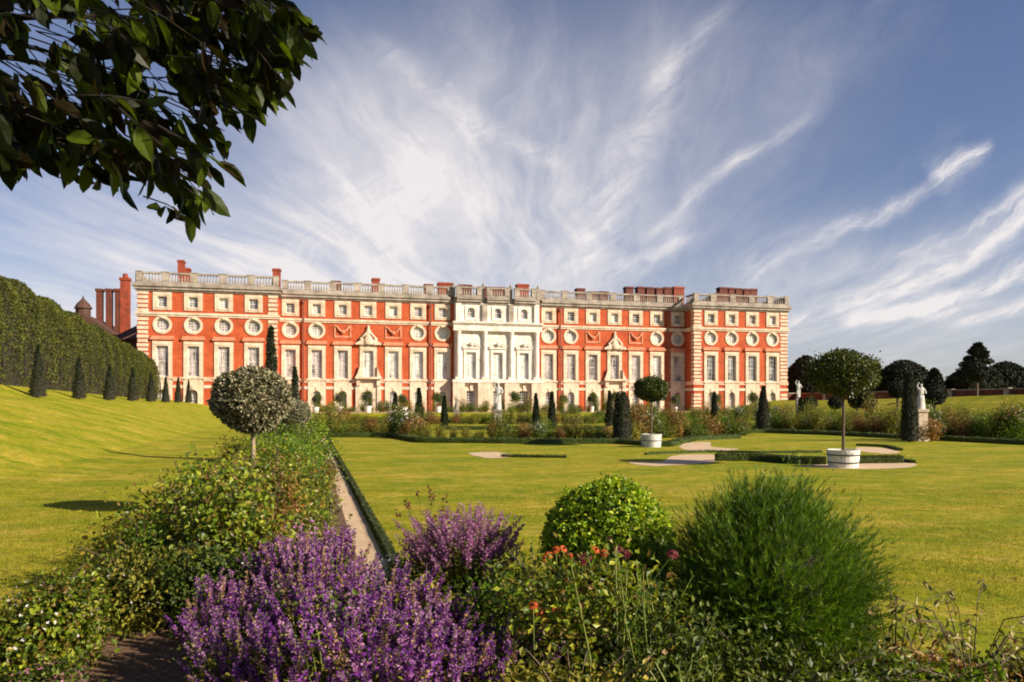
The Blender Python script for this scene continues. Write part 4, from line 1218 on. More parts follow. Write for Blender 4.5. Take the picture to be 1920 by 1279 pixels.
# ------------------------------------------------------------------ statues
def skin_figure(name, joints, edges, radii, mat, parent, levels=2):
    me = bpy.data.meshes.new(name); me.from_pydata(joints, edges, []); me.update()
    tmp = bpy.data.objects.new("tmp", me); COL.objects.link(tmp)
    sk = tmp.modifiers.new("s", 'SKIN')
    for i, r in enumerate(radii):
        v = me.skin_vertices[0].data[i]; v.radius = (r, r) if not isinstance(r, tuple) else r
    me.skin_vertices[0].data[0].use_root = True
    su = tmp.modifiers.new("u", 'SUBSURF'); su.levels = levels
    dg = bpy.context.evaluated_depsgraph_get(); dg.update()
    res = bpy.data.meshes.new_from_object(tmp.evaluated_get(dg)); res.name = name
    bpy.data.objects.remove(tmp, do_unlink=True)
    for pl in res.polygons: pl.use_smooth = True
    res.materials.clear()
    return link(name, res, mat, parent)
J = [(0, 0, .95), (0, 0, 1.2), (0, -.01, 1.42), (0, -.02, 1.55), (0, -.04, 1.68), (0, -.03, 1.80),
     (.19, 0, 1.42), (.30, -.06, 1.20), (.22, -.22, 1.08),
     (-.19, 0, 1.42), (-.28, .03, 1.66), (-.14, -.02, 1.9),
     (.10, 0, .86), (.12, -.04, .48), (.12, 0, .06), (.13, -.12, .03),
     (-.10, 0, .86), (-.13, -.08, .5), (-.12, .06, .08), (-.13, -.06, .03)]
E = [(0, 1), (1, 2), (2, 3), (3, 4), (4, 5), (2, 6), (6, 7), (7, 8), (2, 9), (9, 10), (10, 11), (0, 12), (12, 13), (13, 14), (14, 15), (0, 16), (16, 17), (17, 18), (18, 19)]
R = [.17, .15, .16, .06, .10, .07, .075, .055, .04, .075, .055, .04, .11, .075, .05, .04, .11, .075, .05, .04]
def statue(label, pxx, Yd, pybase, pytop, mat=M_marble, pedw=.30):
    x, y, zb = at(pxx, pybase, Yd); z0 = onground(x, y); zt = EYE + (758 - pytop) / 1453 * Yd
    o = empty("statue", label, "statue", (x, y, z0))
    sc = (zt - zb) / 1.92
    f = skin_figure("figure", J, E, R, mat, o); f.location = (0, 0, zb - z0); f.scale = (sc,) * 3
    g = Geo(); h = zb - z0
    g.lathe([(.02, .95 * sc), (.02, 1.0 * sc)], 0, 0, 6)
    g = Geo()
    g.box(-pedw, pedw, -pedw, pedw, 0, .15); g.box(-pedw * .82, pedw * .82, -pedw * .82, pedw * .82, .151, h - .15); g.box(-pedw, pedw, -pedw, pedw, h - .149, h)
    g.build("pedestal", M_cream if pxx > 1600 else M_grey, o)
    # drapery falling from the hip
    g = Geo(); g.lathe([(.24, h), (.21, h + .4 * sc), (.19, h + .75 * sc), (.17, h + .95 * sc)], 0, .03, 12, sy=.8); g.build("drapery", mat, o, smooth=True)
statue("white marble statue on a pedestal before the palace centre", 934, 52, 768, 714)
statue("white statue on a tan pedestal right of the dark yew column", 1727, 42, 767, 716)
statue("small pale statue near the dark trees right of the palace", 1497, 88, 748, 712)
statue("grey figure statue at the left foot of the palace centre", 856, 84, 768, 742, M_grey)

# pots on the forecourt along the palace: white tub with small dark tree
pot = empty("forecourt_pot", None, "potted tree")
g = Geo(); g.lathe([(.40, 0), (.46, .35), (.52, .9), (.46, .9), (.01, .84)], 0, 0, 18); g.build("pot", M_tub, pot)
g = Geo(); g.tube([(0, 0, .8), (0, 0, 1.7)], .06, .05, 6); g.build("trunk", M_bark, pot)
g = Geo(); crown(g, (0, 0, 2.15), (.85, .85, .62), 1600, .14, 91, clumps=14, spread=.25, core=.7); g.build("crown", L_mid, pot)
spots = [(592, "leftmost of the forecourt pot trees, before an arched window"), (637, "forecourt pot tree filling the second visible arch from the left"), (690, "forecourt pot tree before the balcony bay of the left wing"),
         (757, "forecourt pot tree under the left wing's middle downpipe side"), (822, "forecourt pot tree just left of the palace centre"), (966, "small dark pot tree right of the white central statue"),
         (1055, "forecourt pot tree under the right wing's first bays"), (1108, "pot tree before the third arch right of the centre"), (1150, "pot tree below the right wing's balcony"),
         (1265, "pot tree in the shaded corner of the right wing"), (1345, "pot tree before the right end block's first arch"), (1415, "round pot tree before the right end block's third arch")]
for i, (pxx, lab) in enumerate(spots):
    b = 111 + (i % 3) * .8; t = (pxx - 960) / 1453.0
    a = b * (SN + t * CS) / (CS - t * SN)
    x, y, _ = W(a, b); place(pot, USED, (x, y, .81), i * .7, .88 + .08 * (i % 3), lab, "pot trees on the palace forecourt")

# ------------------------------------------------------------------ border shrubs beyond the lawn
def make_shrub(name, mat, seed, r=(.6, .6, .45), n=1700, size=.085, cat="shrub", fl=None, tall=False):
    o = empty(name, None, cat)
    g = Geo(); crown(g, (0, 0, r[2] * .95), r, n, size, seed, clumps=18, spread=.30, inner=.7, asp=.55)
    crown(g, (0, 0, r[2] * .55), (r[0] * .8, r[1] * .8, r[2] * .55), 350, size * 1.3, seed + 1, inner=.8)
    if fl:
        rng = np.random.default_rng(seed + 2); k = 60
        d = rdir(rng, k); d[:, 2] = abs(d[:, 2]) * .9
        leaves(g, np.array([0, 0, r[2]]) + d * np.array(r) * 1.08, rdir(rng, k), unit(d), size * 1.1, size, 1)
    g.build("foliage", [mat, fl] if fl else mat, o)
    g = Geo()
    for i in range(5):
        a = i * 1.3; g.tube([(0, 0, 0), (r[0] * .35 * math.cos(a), r[1] * .35 * math.sin(a), r[2])], .02, .008, 4)
    g.build("stems", M_bark, o)
    return o
S_ol = [make_shrub("border_shrub", L_olive, 100), make_shrub("border_shrub", L_olive, 104, (.5, .5, .62))]
S_ru = [make_shrub("russet_shrub", L_rust, 110, (.55, .55, .5), fl=L_calyx), make_shrub("russet_shrub", L_rust, 114, (.42, .42, .7))]
S_md = [make_shrub("green_shrub", L_mid, 120), make_shrub("green_shrub", L_mid, 124, (.5, .5, .7), fl=L_whitep)]
S_li = [make_shrub("lime_shrub", L_lime, 130, (.6, .6, .45)), make_shrub("lime_shrub", L_olive, 134, (.45, .45, .8), fl=L_calyx)]
protos = [(S_ol, "olive"), (S_ru, "russet"), (S_md, "dark green"), (S_li, "yellow-green")]
rows = []   # (px, py of base, scale)
rs = random.Random(17)
def rowpx(x0, x1, y0, y1, step, smin, smax, where):
    x = x0
    while x < x1:
        t = (x - x0) / (x1 - x0); rows.append((x + rs.uniform(-4, 4), y0 + (y1 - y0) * t + rs.uniform(-1.2, 1.2), rs.uniform(smin, smax), where)); x += step * .78 * rs.uniform(.7, 1.3)
rowpx(612, 735, 815, 815, 17, .8, 1.15, "in the first border beyond the lawn's left corner")
rowpx(735, 800, 817, 824, 18, .9, 1.3, "at the step of the border before the left wing")
rowpx(800, 1150, 825, 826, 27, .5, 1.0, "in the near border before the palace centre")
rowpx(1180, 1400, 824, 815, 20, .8, 1.35, "in the border around the smaller potted tree")
rowpx(1400, 1700, 808, 815, 17, .8, 1.25, "in the long border before the right end block")
rowpx(1700, 1940, 818, 828, 20, .9, 1.4, "in the long border at the far right")
rowpx(600, 1180, 796, 794, 17, .8, 1.35, "in the middle row before the palace wings")
rowpx(1200, 1480, 792, 788, 17, .9, 1.5, "in the middle row before the right wing")
rowpx(1450, 1940, 793, 801, 19, .9, 1.5, "in the middle row under the right bank")
rowpx(600, 1470, 783, 783, 19, .9, 1.5, "in the farthest row against the forecourt")
rows += [(929, 822, 1.15, "in the near border before the palace centre"), (941, 826, .9, "in the near border before the palace centre"),
         (1722, 826, 1.05, "in the long border at the far right"), (1738, 827, 1.2, "in the long border at the far right"), (1694, 824, .8, "in the long border before the right end block")]
for i, (x_, y_, sc, where) in enumerate(rows):
    wts = [4, 3, 3, 3] if x_ < 1350 else [5, 1.6, 3, 4]
    ki = rs.choices(range(4), wts)[0]; pr, cname = protos[ki]; pr = rs.choice(pr)
    X_, Y_, _ = gp(x_, y_)
    if onground(X_, Y_) > 2.0: continue
    place(pr, USED, (X_, Y_, onground(X_, Y_)), rs.uniform(0, 6), (sc, sc, sc * rs.uniform(.8, 1.25)),
          "%s bushy plant %s" % (cname, where), "%s plants %s" % (cname, where))

# low clipped edging
def edging(label, pts, w, h, seed, n=2500, size=.06, mat=L_box, name="box_edging"):
    pts = [np.array(p_[:2], float) for p_ in pts]
    o0 = pts[0]; root_loc = (o0[0], o0[1], 0)
    P = np.array([p_ - o0 for p_ in pts]); seg = np.linalg.norm(np.diff(P, axis=0), axis=1); cum = np.concatenate([[0], np.cumsum(seg)])
    rng = np.random.default_rng(seed); g = Geo()
    K = max(2, int(cum[-1] / .5)); ts = np.linspace(0, cum[-1], K)
    cx = np.interp(ts, cum, P[:, 0]); cy = np.interp(ts, cum, P[:, 1])
    V = []
    for i in range(K):
        i0, i1 = max(i - 1, 0), min(i + 1, K - 1)
        d = np.array([cx[i1] - cx[i0], cy[i1] - cy[i0]]); d /= np.linalg.norm(d) + 1e-9; nn = np.array([-d[1], d[0]])
        c0 = np.array([cx[i], cy[i]]); ww = w * .46 * (1 + .08 * rng.normal()); hh = h * .93 * (1 + .06 * rng.normal())
        for s, z in ((1, 0), (1, hh * .85), (.8, hh), (-.8, hh), (-1, hh * .85), (-1, 0)): V.append((*(c0 + nn * ww * s), z))
    g.add(V, [[[i * 6 + j, i * 6 + j + 1, (i + 1) * 6 + j + 1, (i + 1) * 6 + j] for i in range(K - 1) for j in range(5)]])
    t = rng.random(n) * cum[-1]; x = np.interp(t, cum, P[:, 0]); y = np.interp(t, cum, P[:, 1])
    off = rng.random((n, 2)) - .5
    face = rng.random(n)
    z = np.where(face < .45, h * (.95 + .08 * rng.random(n)), h * rng.random(n))
    r = w * .5 * np.where(face < .45, rng.random(n) * 2 - 1, np.sign(rng.random(n) - .5) * (.95 + .1 * rng.random(n)))
    ii = np.clip(np.searchsorted(cum, t) - 1, 0, len(seg) - 1); d = (P[ii + 1] - P[ii]) / (seg[ii][:, None] + 1e-9)
    C = np.stack([x - d[:, 1] * r, y + d[:, 0] * r, z], 1)
    s = size * (.6 + .8 * rng.random(n)); leaves(g, C, rdir(rng, n) + [0, 0, .4], rdir(rng, n) + [0, 0, .6], s, s * .6)
    o = g.build(name, mat, None, loc=root_loc)
    return tag(o, label, "hedge")
edging("low dark box edging along the gravel path beside the left border", [W(1.03, 6.6), W(1.03, 46.5)], .11, .10, 201, 14000, .026, mat=L_yewb)
edging("low box edging at the far left corner of the lawn", [gp(612, 820), gp(735, 820), gp(792, 830)], .5, .28, 202)
edging("long low box edging before the palace centre", [gp(792, 830), gp(1000, 832), gp(1160, 832)], .5, .26, 203)
edging("low box edging beneath the grey tub", [gp(1160, 832), gp(1250, 838), gp(1300, 826), gp(1385, 822)], .45, .24, 204)
edging("long low box edging across the right side of the lawn", [gp(1390, 812), gp(1440, 812), gp(1560, 816), gp(1700, 823), gp(1940, 835)], .5, .26, 205, 4000)
edging("clipped box strip behind and left of the white tub", [gp(1342, 864), gp(1420, 864), gp(1490, 870), gp(1548, 871)], .30, .24, 206, 5000, .045)
edging("clipped box strip right of the white tub", [gp(1608, 869), gp(1690, 868)], .30, .24, 207, 2500, .045)
edging("thin dark turf edge beside the gravel figure", [gp(940, 857), gp(1000, 858), gp(1062, 859)], .15, .10, 208, 900, .04)
edging("thin low edging line beyond the white tub", [gp(1210, 853), gp(1330, 848), gp(1420, 850), gp(1540, 849)], .15, .09, 209, 1500, .04)
edging("thin dark edging of the right gravel curl", [gp(1606, 836), gp(1660, 838), gp(1690, 845)], .15, .10, 210, 700, .04)
edging("thin dark edging right of the clipped strip", [gp(1690, 866), gp(1714, 869)], .14, .1, 211, 400, .04)
edging("low box edging behind the second border row", [gp(830, 806), gp(1000, 806), gp(1140, 806)], .5, .3, 212, 2500)

# ------------------------------------------------------------------ long left border
def bush(name, label, a, b, r, n, size, mat, seed, group=None, z0=0.0, fl=None, fln=0, flsize=.03, shape='diamond', canes=9, cat="shrub", asp=.6, clumps=17, spread=.22, world=None):
    x, y, _ = W(a, b) if world is None else (world[0], world[1], 0)
    o = empty(name, label, cat, (x, y, z0), 0, group)
    g = Geo(); crown(g, (0, 0, r[2] * .9), r, n, size, seed, clumps=clumps, spread=spread, inner=.55, asp=asp, shape=shape)
    crown(g, (0, 0, r[2] * .5), (r[0] * .85, r[1] * .85, r[2] * .5), n // 4, size * 1.2, seed + 5, inner=.8, asp=asp, shape=shape)
    g.build("foliage", mat, o)
    rng = np.random.default_rng(seed + 9)
    if fl:
        gf = Geo(); d = rdir(rng, fln); d[:, 2] = abs(d[:, 2])
        C = np.array([0, 0, r[2] * .9]) + d * np.array(r) * (1.0 + .12 * rng.random((fln, 1)))
        for q in range(5):
            an = q * 1.2566 + rng.random(fln); T = unit(np.cross(d, rdir(rng, fln))); B = np.cross(d, T)
            dd = T * np.cos(an)[:, None] + B * np.sin(an)[:, None]
            leaves(gf, C, unit(dd + d * .3), d, flsize, flsize * .8)
        gf.build("flowers", fl, o)
    g = Geo()
    for i in range(canes):
        an = rng.random() * 6.28; rr_ = rng.random() * .9
        e = (r[0] * rr_ * math.cos(an), r[1] * rr_ * math.sin(an), r[2] * (1.2 + .75 * rng.random()))
        e = (e[0] * 1.25, e[1] * 1.25, e[2] * 1.22); P0_, P1_, P2_ = np.array([e[0] * .1, e[1] * .1, 0]), np.array([e[0] * .4, e[1] * .4, e[2] * .75]), np.array(e)
        g.tube([P0_, P1_ * .9, (P1_ + P2_) / 2, P2_], .010, .003, 4, 0)
        k_ = 16; t_ = .35 + .65 * rng.random(k_)[:, None]
        leaves(g, 2 * t_ * (1 - t_) * P1_ + t_ ** 2 * P2_, unit(rdir(rng, k_) + [0, 0, -.1]), rdir(rng, k_) + [0, 0, .6], size * (.7 + .5 * rng.random(k_)), size * .6, 1, shape)
    g.build("canes", [M_bark, mat], o)
    return o
gB = "leafy rose bushes of the left border"
bush("rose_bush", "big glossy-leaved rose bush nearest the camera on the left of the border", -.85, 8.3, (.78, .8, .60), 8500, .062, L_rose, 301, shape='ovate', fl=L_whitep, fln=10)
bush("rose_bush", "rose bush with arching canes leaning over the left lawn", -1.35, 8.8, (.75, .8, .55), 6500, .058, L_rose, 302, shape='ovate', fl=L_orange, fln=7)
bush("rose_bush", "dense rose bush behind the nearest one, tinged with brown", -.95, 10.6, (.80, .95, .60), 8000, .058, L_rose, 303, fl=L_calyx, fln=22)
bush("rose_bush", "rose bush at the foot of the grey-leaved ball's stem", -.85, 13.0, (.95, 1.0, .60), 8000, .058, L_rose, 304, fl=L_calyx, fln=18)
bush("fennel_bush", "fine dark green bush right of the grey-leaved ball's stem", -.30, 14.2, (.55, .95, .68), 9000, .05, L_fern, 305, asp=.25)
bush("border_bush", "light green bush beyond the grey-leaved ball", -.6, 17.6, (.9, 1.3, .66), 7000, .07, L_lime, 306, fl=L_calyx, fln=20)
bush("border_bush", "russet flowering bush by the path, midway along the border", .0, 16.6, (.38, .9, .42), 3500, .05, L_rust, 307, fl=L_orange, fln=22)
bush("border_bush", "green bush farther along the border under the second ball", -.55, 22.5, (.9, 1.9, .66), 7000, .08, L_mid, 308, fl=L_calyx, fln=20)
bush("border_bush", "pale green bush near the far end of the border", -.6, 29, (.95, 2.4, .72), 6000, .10, L_lime, 309)
bush("border_bush", "olive bush at the far end of the long border", -.6, 38, (1.0, 3.0, .75), 6000, .12, L_olive, 310)
bush("border_bush", "mauve flowering bush leaning over the path", .25, 20.5, (.26, 1.1, .30), 3000, .05, L_mid, 311, fl=L_mauve, fln=260, flsize=.035)
bush("border_bush", "mixed orange and green bush beside the path start", -.08, 11.3, (.34, .75, .34), 3800, .042, L_rose, 312, fl=L_orange, fln=24)
bush("border_bush", "green bush with dark red blooms beside the path", .0, 13.2, (.34, .7, .36), 3200, .045, L_mid, 313, fl=L_red, fln=14)
bush("border_bush", "tangle of green and mauve by the near end of the path", -.12, 9.6, (.34, .6, .34), 4200, .04, L_rose, 314, fl=L_mauve, fln=120, flsize=.03)
bush("border_bush", "low leafy plant at the lawn edge of the border", -1.8, 12, (.45, 1.5, .30), 4000, .05, L_olive, 315)
for i, (a_, b_, r_, mt, nm, lb, fl_) in enumerate([
    (-.35, 7.6, (.30, .30, .46), L_rose, "border_plant", "leafy green upright plant in front of the nearest rose bush", None),
    (-1.1, 9.6, (.32, .34, .68), L_lime, "border_plant", "bright green tall plant rising between two rose bushes", None),
    (-.4, 9.5, (.28, .30, .55), L_rust, "border_plant", "russet stems with faded blooms beside the near rose bushes", L_orange),
    (-1.5, 11.4, (.34, .36, .55), L_mid, "border_plant", "dark plant at the lawn side of the border below the ball", L_whitep),
    (-.45, 12.0, (.26, .30, .62), L_olive, "border_plant", "olive plant with pinkish seedheads near the ball's stem", L_calyx),
    (-1.4, 15.2, (.36, .40, .62), L_rose, "border_plant", "loose rose at the lawn side just beyond the ball's stem", L_calyx),
    (-.9, 19.6, (.35, .45, .80), L_mid, "border_plant", "dark tall plant behind the grey-leaved ball", None),
    (.05, 24.5, (.30, .5, .62), L_rust, "border_plant", "russet plant by the path under the second ball", L_orange),
    (-1.5, 8.0, (.26, .3, .42), L_lime, "border_plant", "fresh green plant spilling onto the left lawn", None)]):
    bush(nm, lb, a_, b_, r_, 2600, .05, mt, 340 + i, fl=fl_, fln=16, shape='ovate' if i < 5 else 'diamond', canes=7, clumps=12)
# near left ground: dense low plant with small white flowers
bush("aster_plant", "dark leafy plant with small white flowers in the bottom left corner", 0, 0, (.42, .45, .36), 5000, .044, L_rose, 320, fl=L_whitep, fln=60, flsize=.014, shape='ovate', world=(-3.55, 5.75), canes=5)
bush("aster_plant", "dark leafy plant with white flowers along the lawn edge, lower left", 0, 0, (.58, .60, .34), 5600, .044, L_olive, 321, fl=L_whitep, fln=55, flsize=.014, shape='ovate', world=(-3.35, 7.1), canes=5)
bush("aster_plant", "low leafy plant under the nearest rose bush", 0, 0, (.55, .50, .34), 5000, .042, L_mid, 322, fl=L_whitep, fln=18, flsize=.014, shape='ovate', world=(-2.6, 7.0), canes=5)
bush("aster_plant", "cluster of small pale lilac asters where the gravel path ends", 0, 0, (.30, .30, .34), 2600, .032, L_mid, 323, fl=L_whitep, fln=120, flsize=.022, world=(-1.02, 6.9), canes=5)
bush("pink_plant", "pink flowers at the bottom edge near the left corner", 0, 0, (.22, .18, .16), 900, .035, L_mid, 324, fl=L_pink, fln=60, flsize=.022, world=(-3.02, 5.0), canes=3)
bush("ground_plant", "dull green undergrowth between the soil and the purple salvia", 0, 0, (.42, .40, .28), 3500, .036, L_olive, 325, world=(-1.55, 5.0), canes=6)

# ------------------------------------------------------------------ spiky flowers
def spikes(name, label, x, y, nst, hmin, hmax, r0, r1, fl, seed, group, leafm=L_stem, frac=.42, petals=60, psize=.016, calyx=True, leafn=14, lean=(0, 0), lsize=.045):
    o = empty(name, label, "flower", (x, y, 0), 0, group)
    rng = np.random.default_rng(seed); gs_ = Geo(); gl = Geo(); gf = Geo()
    for i in range(nst):
        a = rng.random() * 6.283; q = math.sqrt(rng.random())
        base = np.array([r0 * q * math.cos(a), r0 * q * math.sin(a), 0]); h = (hmin + (hmax - hmin) * rng.random()) * (1 - .18 * q)
        tip = np.array([r1 * q * math.cos(a) + lean[0], r1 * q * math.sin(a) + lean[1], h]) + rng.normal(size=3) * [.03, .03, 0]
        mid = base * .35 + tip * .65 + np.array([0, 0, h * .06]); mid[:2] = base[:2] * .55 + tip[:2] * .45
        gs_.tube([base, mid, tip], .005, .002, 3)
        t = 1 - frac * rng.random(petals) ** 1.0
        Pt = (1 - t)[:, None] ** 2 * base + 2 * (t * (1 - t))[:, None] * mid + (t ** 2)[:, None] * tip
        d = rdir(rng, petals); d[:, 2] *= .4; d = unit(d)
        w = np.floor(t * 26) / 26; sz = psize * (1.25 - .6 * (t - 1 + frac) / frac)
        if calyx:
            cm = rng.random(petals) < (.75 if i % 5 == 0 else .14)
            leaves(gf, Pt[cm] + d[cm] * .003, unit(d[cm] + [0, 0, .6]), rdir(rng, cm.sum()), sz[cm] * .9, sz[cm] * .6, 1)
            keep = ~cm
            lil = keep & (rng.random(petals) < (.7 if i % 4 == 1 else .18)) & (fl is L_purple)
            leaves(gf, Pt[lil] + d[lil] * .004, unit(d[lil] + [0, 0, .25]), rdir(rng, lil.sum()), sz[lil] * 1.1, sz[lil] * .8, 2)
            keep = keep & ~lil
        else: keep = np.ones(petals, bool)
        k = keep.sum()
        leaves(gf, Pt[keep] + d[keep] * .004, unit(d[keep] + [0, 0, .25]), rdir(rng, k), sz[keep] * 1.15, sz[keep] * .8, 0)
        t = rng.random(leafn) * (1 - frac * .8)
        Pl = (1 - t)[:, None] ** 2 * base + 2 * (t * (1 - t))[:, None] * mid + (t ** 2)[:, None] * tip
        d = rdir(rng, leafn); d[:, 2] = abs(d[:, 2]) * .5
        leaves(gl, Pl, d, rdir(rng, leafn) + [0, 0, .8], lsize * (.6 + .7 * rng.random(leafn)), lsize * .3)
    gs_.build("stems", L_stem, o); gl.build("leaves", leafm, o); gf.build("flower_spikes", [fl, L_calyx, L_lilac], o)
    return o
gS = "purple salvia clumps filling the foreground"
sal = [spikes("salvia_clump", None, 0, 0, 38, .50, 1.0, .14, .50, L_purple, 401 + i, gS, leafm=L_olive, petals=84, psize=.027, leafn=44, frac=.36, lsize=.055) for i in range(3)]
sp_ = [(-1.62, 5.9, .92), (-1.3, 6.45, .95), (-.90, 5.9, .9), (-1.75, 5.25, .82), (-1.25, 5.35, .95), (-.78, 5.25, .95), (-.42, 5.4, .85), (-1.35, 4.65, .88), (-.9, 4.55, .95), (-.45, 4.7, .9),
       (-1.05, 4.0, .85), (-.55, 4.0, .9), (-1.62, 7.0, .92), (-1.95, 6.9, .85), (-.12, 5.0, .78), (-.25, 4.25, .75), (-2.0, 5.5, .82), (-1.95, 6.1, .85), (-1.7, 6.6, .85), (-1.55, 4.7, .7), (.02, 4.55, .82)]
lbls = {0: "purple salvia clump at the left of the drift beside the rose bush", 1: "purple salvia clump at the back beside the gravel path", 12: "rearmost purple salvia clump by the orange flowers",
        13: "purple salvia clump at the right end of the drift", 14: "low purple salvia clump nearest the orange flowers"}
for i, (x, y, sc) in enumerate(sp_):
    sc2 = sc * (.90 + .32 * ((i * 5) % 7) / 6.0)
    o = place(sal[i % 3], USED, (x - .12, y, 0), i * 1.1, (sc, sc, sc2), lbls.get(i, "purple salvia clump inside the large foreground drift"), gS)
spikes("veronica_clump", "upright mauve flower clump standing right of the path", -.42, 6.9, 190, .80, 1.22, .18, .60, L_mauve, 420, None, leafm=L_olive, frac=.30, petals=56, psize=.022, calyx=False, leafn=34, lsize=.05)
spikes("veronica_clump", "smaller dusky mauve clump left of the upright one", -.66, 7.3, 50, .72, .92, .12, .28, L_mauve, 421, None, leafm=L_olive, frac=.26, petals=44, psize=.02, calyx=True, leafn=26, lsize=.045)
spikes("seedhead_plant", "thin dark seedheads rising over the lawn beside the mauve clump", -.88, 7.9, 14, 1.0, 1.28, .08, .36, L_red, 422, None, leafm=L_olive, frac=.12, petals=12, psize=.03, calyx=False, leafn=8)
spikes("seedhead_plant", "row of thin dark seedheads above the clipped ball's right shoulder", 1.12, 7.2, 8, 1.22, 1.34, .08, .34, L_red, 423, None, leafm=L_olive, frac=.06, petals=9, psize=.03, calyx=False, leafn=4)

for i, (x, y, rz_, mt, lb) in enumerate([(-1.55, 5.6, .36, L_lime, "pale green leaves showing through the salvia drift at the left"), (-.62, 5.6, .38, L_olive, "olive leaves showing through the middle of the salvia drift"),
        (-1.12, 4.95, .38, L_mid, "dark green leaves in the middle of the salvia drift"), (-.2, 5.45, .36, L_lime, "pale green leafy plant at the right end of the salvia drift")]):
    bush("leafy_plant", lb, 0, 0, (.26, .24, rz_), 2000, .045, mt, 480 + i, world=(x, y), canes=5, fl=L_calyx, fln=14, flsize=.02)
# clipped golden box ball
bx, by, _ = at(1141, 758, 6.5)
bb = empty("clipped_box_ball", "large clipped yellow-green box ball beside the feathery bush", "topiary", (bx, by, 0))
g = Geo(); crown(g, (0, 0, .80), (.53, .53, .55), 15000, .036, 431, inner=.12, asp=.6, core=.88, out=.8, shape='ovate'); crown(g, (0, 0, .81), (.55, .55, .57), 2600, .026, 432, clumps=130, spread=.035, inner=.03, out=1.2, shape='ovate'); crown(g, (0, 0, .80), (.53, .53, .55), 2500, .048, 433, inner=.08, shape='ovate')
g.build("foliage", L_boxy, bb)
g = Geo(); g.tube([(0, 0, 0), (0, 0, .5)], .05, .04, 7); g.build("trunk", M_bark, bb)

# feathery bush
fx, fy, _ = at(1442, 758, 5.5)
fb = empty("feathery_bush", "big soft feathery green bush at the right of the foreground", "shrub", (fx, fy, 0))
rng = np.random.default_rng(440); g = Geo()
NS = 4200
d = rdir(rng, NS); d[:, 2] = np.where(d[:, 2] < -.85, -d[:, 2], d[:, 2]); d = unit(d)
for q in range(NS):
    rad = .58 + .42 * rng.random()
    P0 = np.array([0, 0, .68]) + d[q] * np.array([.62, .62, .62]) * rad
    if q % 4 == 0: P0 = np.array([d[q][0] * .64 * rad, d[q][1] * .64 * rad, .1 + .55 * rng.random()])
    ax = unit(d[q] * .75 + np.array([.10, 0, .75]) + rng.normal(size=3) * .28); Ls = .20 + .14 * rng.random() + (.16 if q % 9 == 0 else 0)
    k = 30; t = rng.random(k)
    C = P0 + ax * (t * Ls)[:, None] + np.array([.0, 0, -.05]) * (t ** 2)[:, None]
    D = unit(ax * 1.3 + rdir(rng, k) * .75)
    leaves(g, C, D, rdir(rng, k), (.075 - .03 * t), .0045, shape='blade')
ellipsoid_core(g, (0, 0, .66), (.42, .42, .50), 9, 14, 3, .05)
g.build("foliage", L_fern, fb)
g = Geo()
for i in range(9):
    a = i * .7; g.tube([(0, 0, 0), (.2 * math.cos(a), .2 * math.sin(a), .4), (.42 * math.cos(a), .42 * math.sin(a), .85)], .018, .006, 5)
g.build("branches", M_bark, fb)

# orange and dark red daisies
def daisies(name, label, heads, mat, seed, pr=.028):
    x0, y0 = heads[0][0], heads[0][1]
    o = empty(name, label, "flower", (x0, y0, 0)); rng = np.random.default_rng(seed)
    gst, gfl, gl = Geo(), Geo(), Geo()
    for (x, y, z) in heads:
        p0 = np.array([rng.normal() * .07, rng.normal() * .07 + .05, 0]); p1 = np.array([x - x0, y - y0, z])
        gst.tube([p0, (p0 + p1) / 2 + [0.02, 0, .03], p1], .005, .003, 4)
        nn = unit(np.array([rng.normal() * .4, -.8, .7 + .3 * rng.random()]))
        T = unit(np.cross(nn, [0, 0, 1.])); B = np.cross(nn, T); k = 13
        an = np.arange(k) * 6.283 / k; dd = T * np.cos(an)[:, None] + B * np.sin(an)[:, None]
        leaves(gfl, np.tile(p1, (k, 1)), unit(dd - nn * .25), np.tile(nn, (k, 1)), pr, pr * .5, 0)
        ellipsoid_core(gfl, p1 + nn * .004, (.010, .010, .010), 1, 8, 1, 0)
        t = rng.random(16)[:, None]; leaves(gl, p0 * (1 - t) + p1 * t * .9, rdir(rng, 16), rdir(rng, 16) + [0, 0, 1.], .06, .016)
    gst.build("stems", L_stem, o); gl.build("leaves", L_mid, o); gfl.build("flower_heads", [mat, L_red], o)
def hp(L, Y): return [at(a, b, Y + .12 * ((i * 7) % 5 - 2)) for i, (a, b) in enumerate(L)]
daisies("helenium_plant", "orange daisies in front of the clipped box ball", hp([(1030, 1040), (1042, 1030), (1058, 1028), (1066, 1042), (1118, 1030), (1132, 1036), (1062, 1092), (1022, 1046)], 5.2), L_orange, 451, .034)
daisies("helenium_plant", "orange daisies low between the salvia and the box ball", hp([(1000, 1134), (1012, 1148), (1030, 1146), (1044, 1142), (1022, 1150)], 4.7), L_orange, 452, .032)
daisies("dahlia_plant", "dark red flowers among the orange daisies", hp([(1090, 1050), (1100, 1044), (1162, 1030), (1172, 1038), (1084, 1076), (1105, 1096), (1262, 1038), (1080, 1182), (1092, 1176), (1265, 1172), (1152, 1160)], 5.1), L_red, 453, .045)
bush("ground_plant", "dark leafy undergrowth beneath the orange daisies", 0, 0, (.55, .45, .52), 6200, .045, L_rose, 454, world=(.42, 4.9), canes=8, fl=L_calyx, fln=26, flsize=.02)
bush("ground_plant", "dark undergrowth at the bottom centre of the border", 0, 0, (.50, .40, .30), 4200, .045, L_olive, 455, world=(.32, 4.15), canes=8)
bush("ground_plant", "dark leafy plant filling the gap between the box ball and the feathery bush", 0, 0, (.34, .34, .36), 3600, .045, L_mid, 458, world=(1.02, 5.1), canes=6)
bush("ground_plant", "low dark plant right behind the pale green stalks", 0, 0, (.34, .30, .40), 3200, .045, L_mid, 459, world=(.80, 4.55), canes=6, fl=L_calyx, fln=16, flsize=.02)
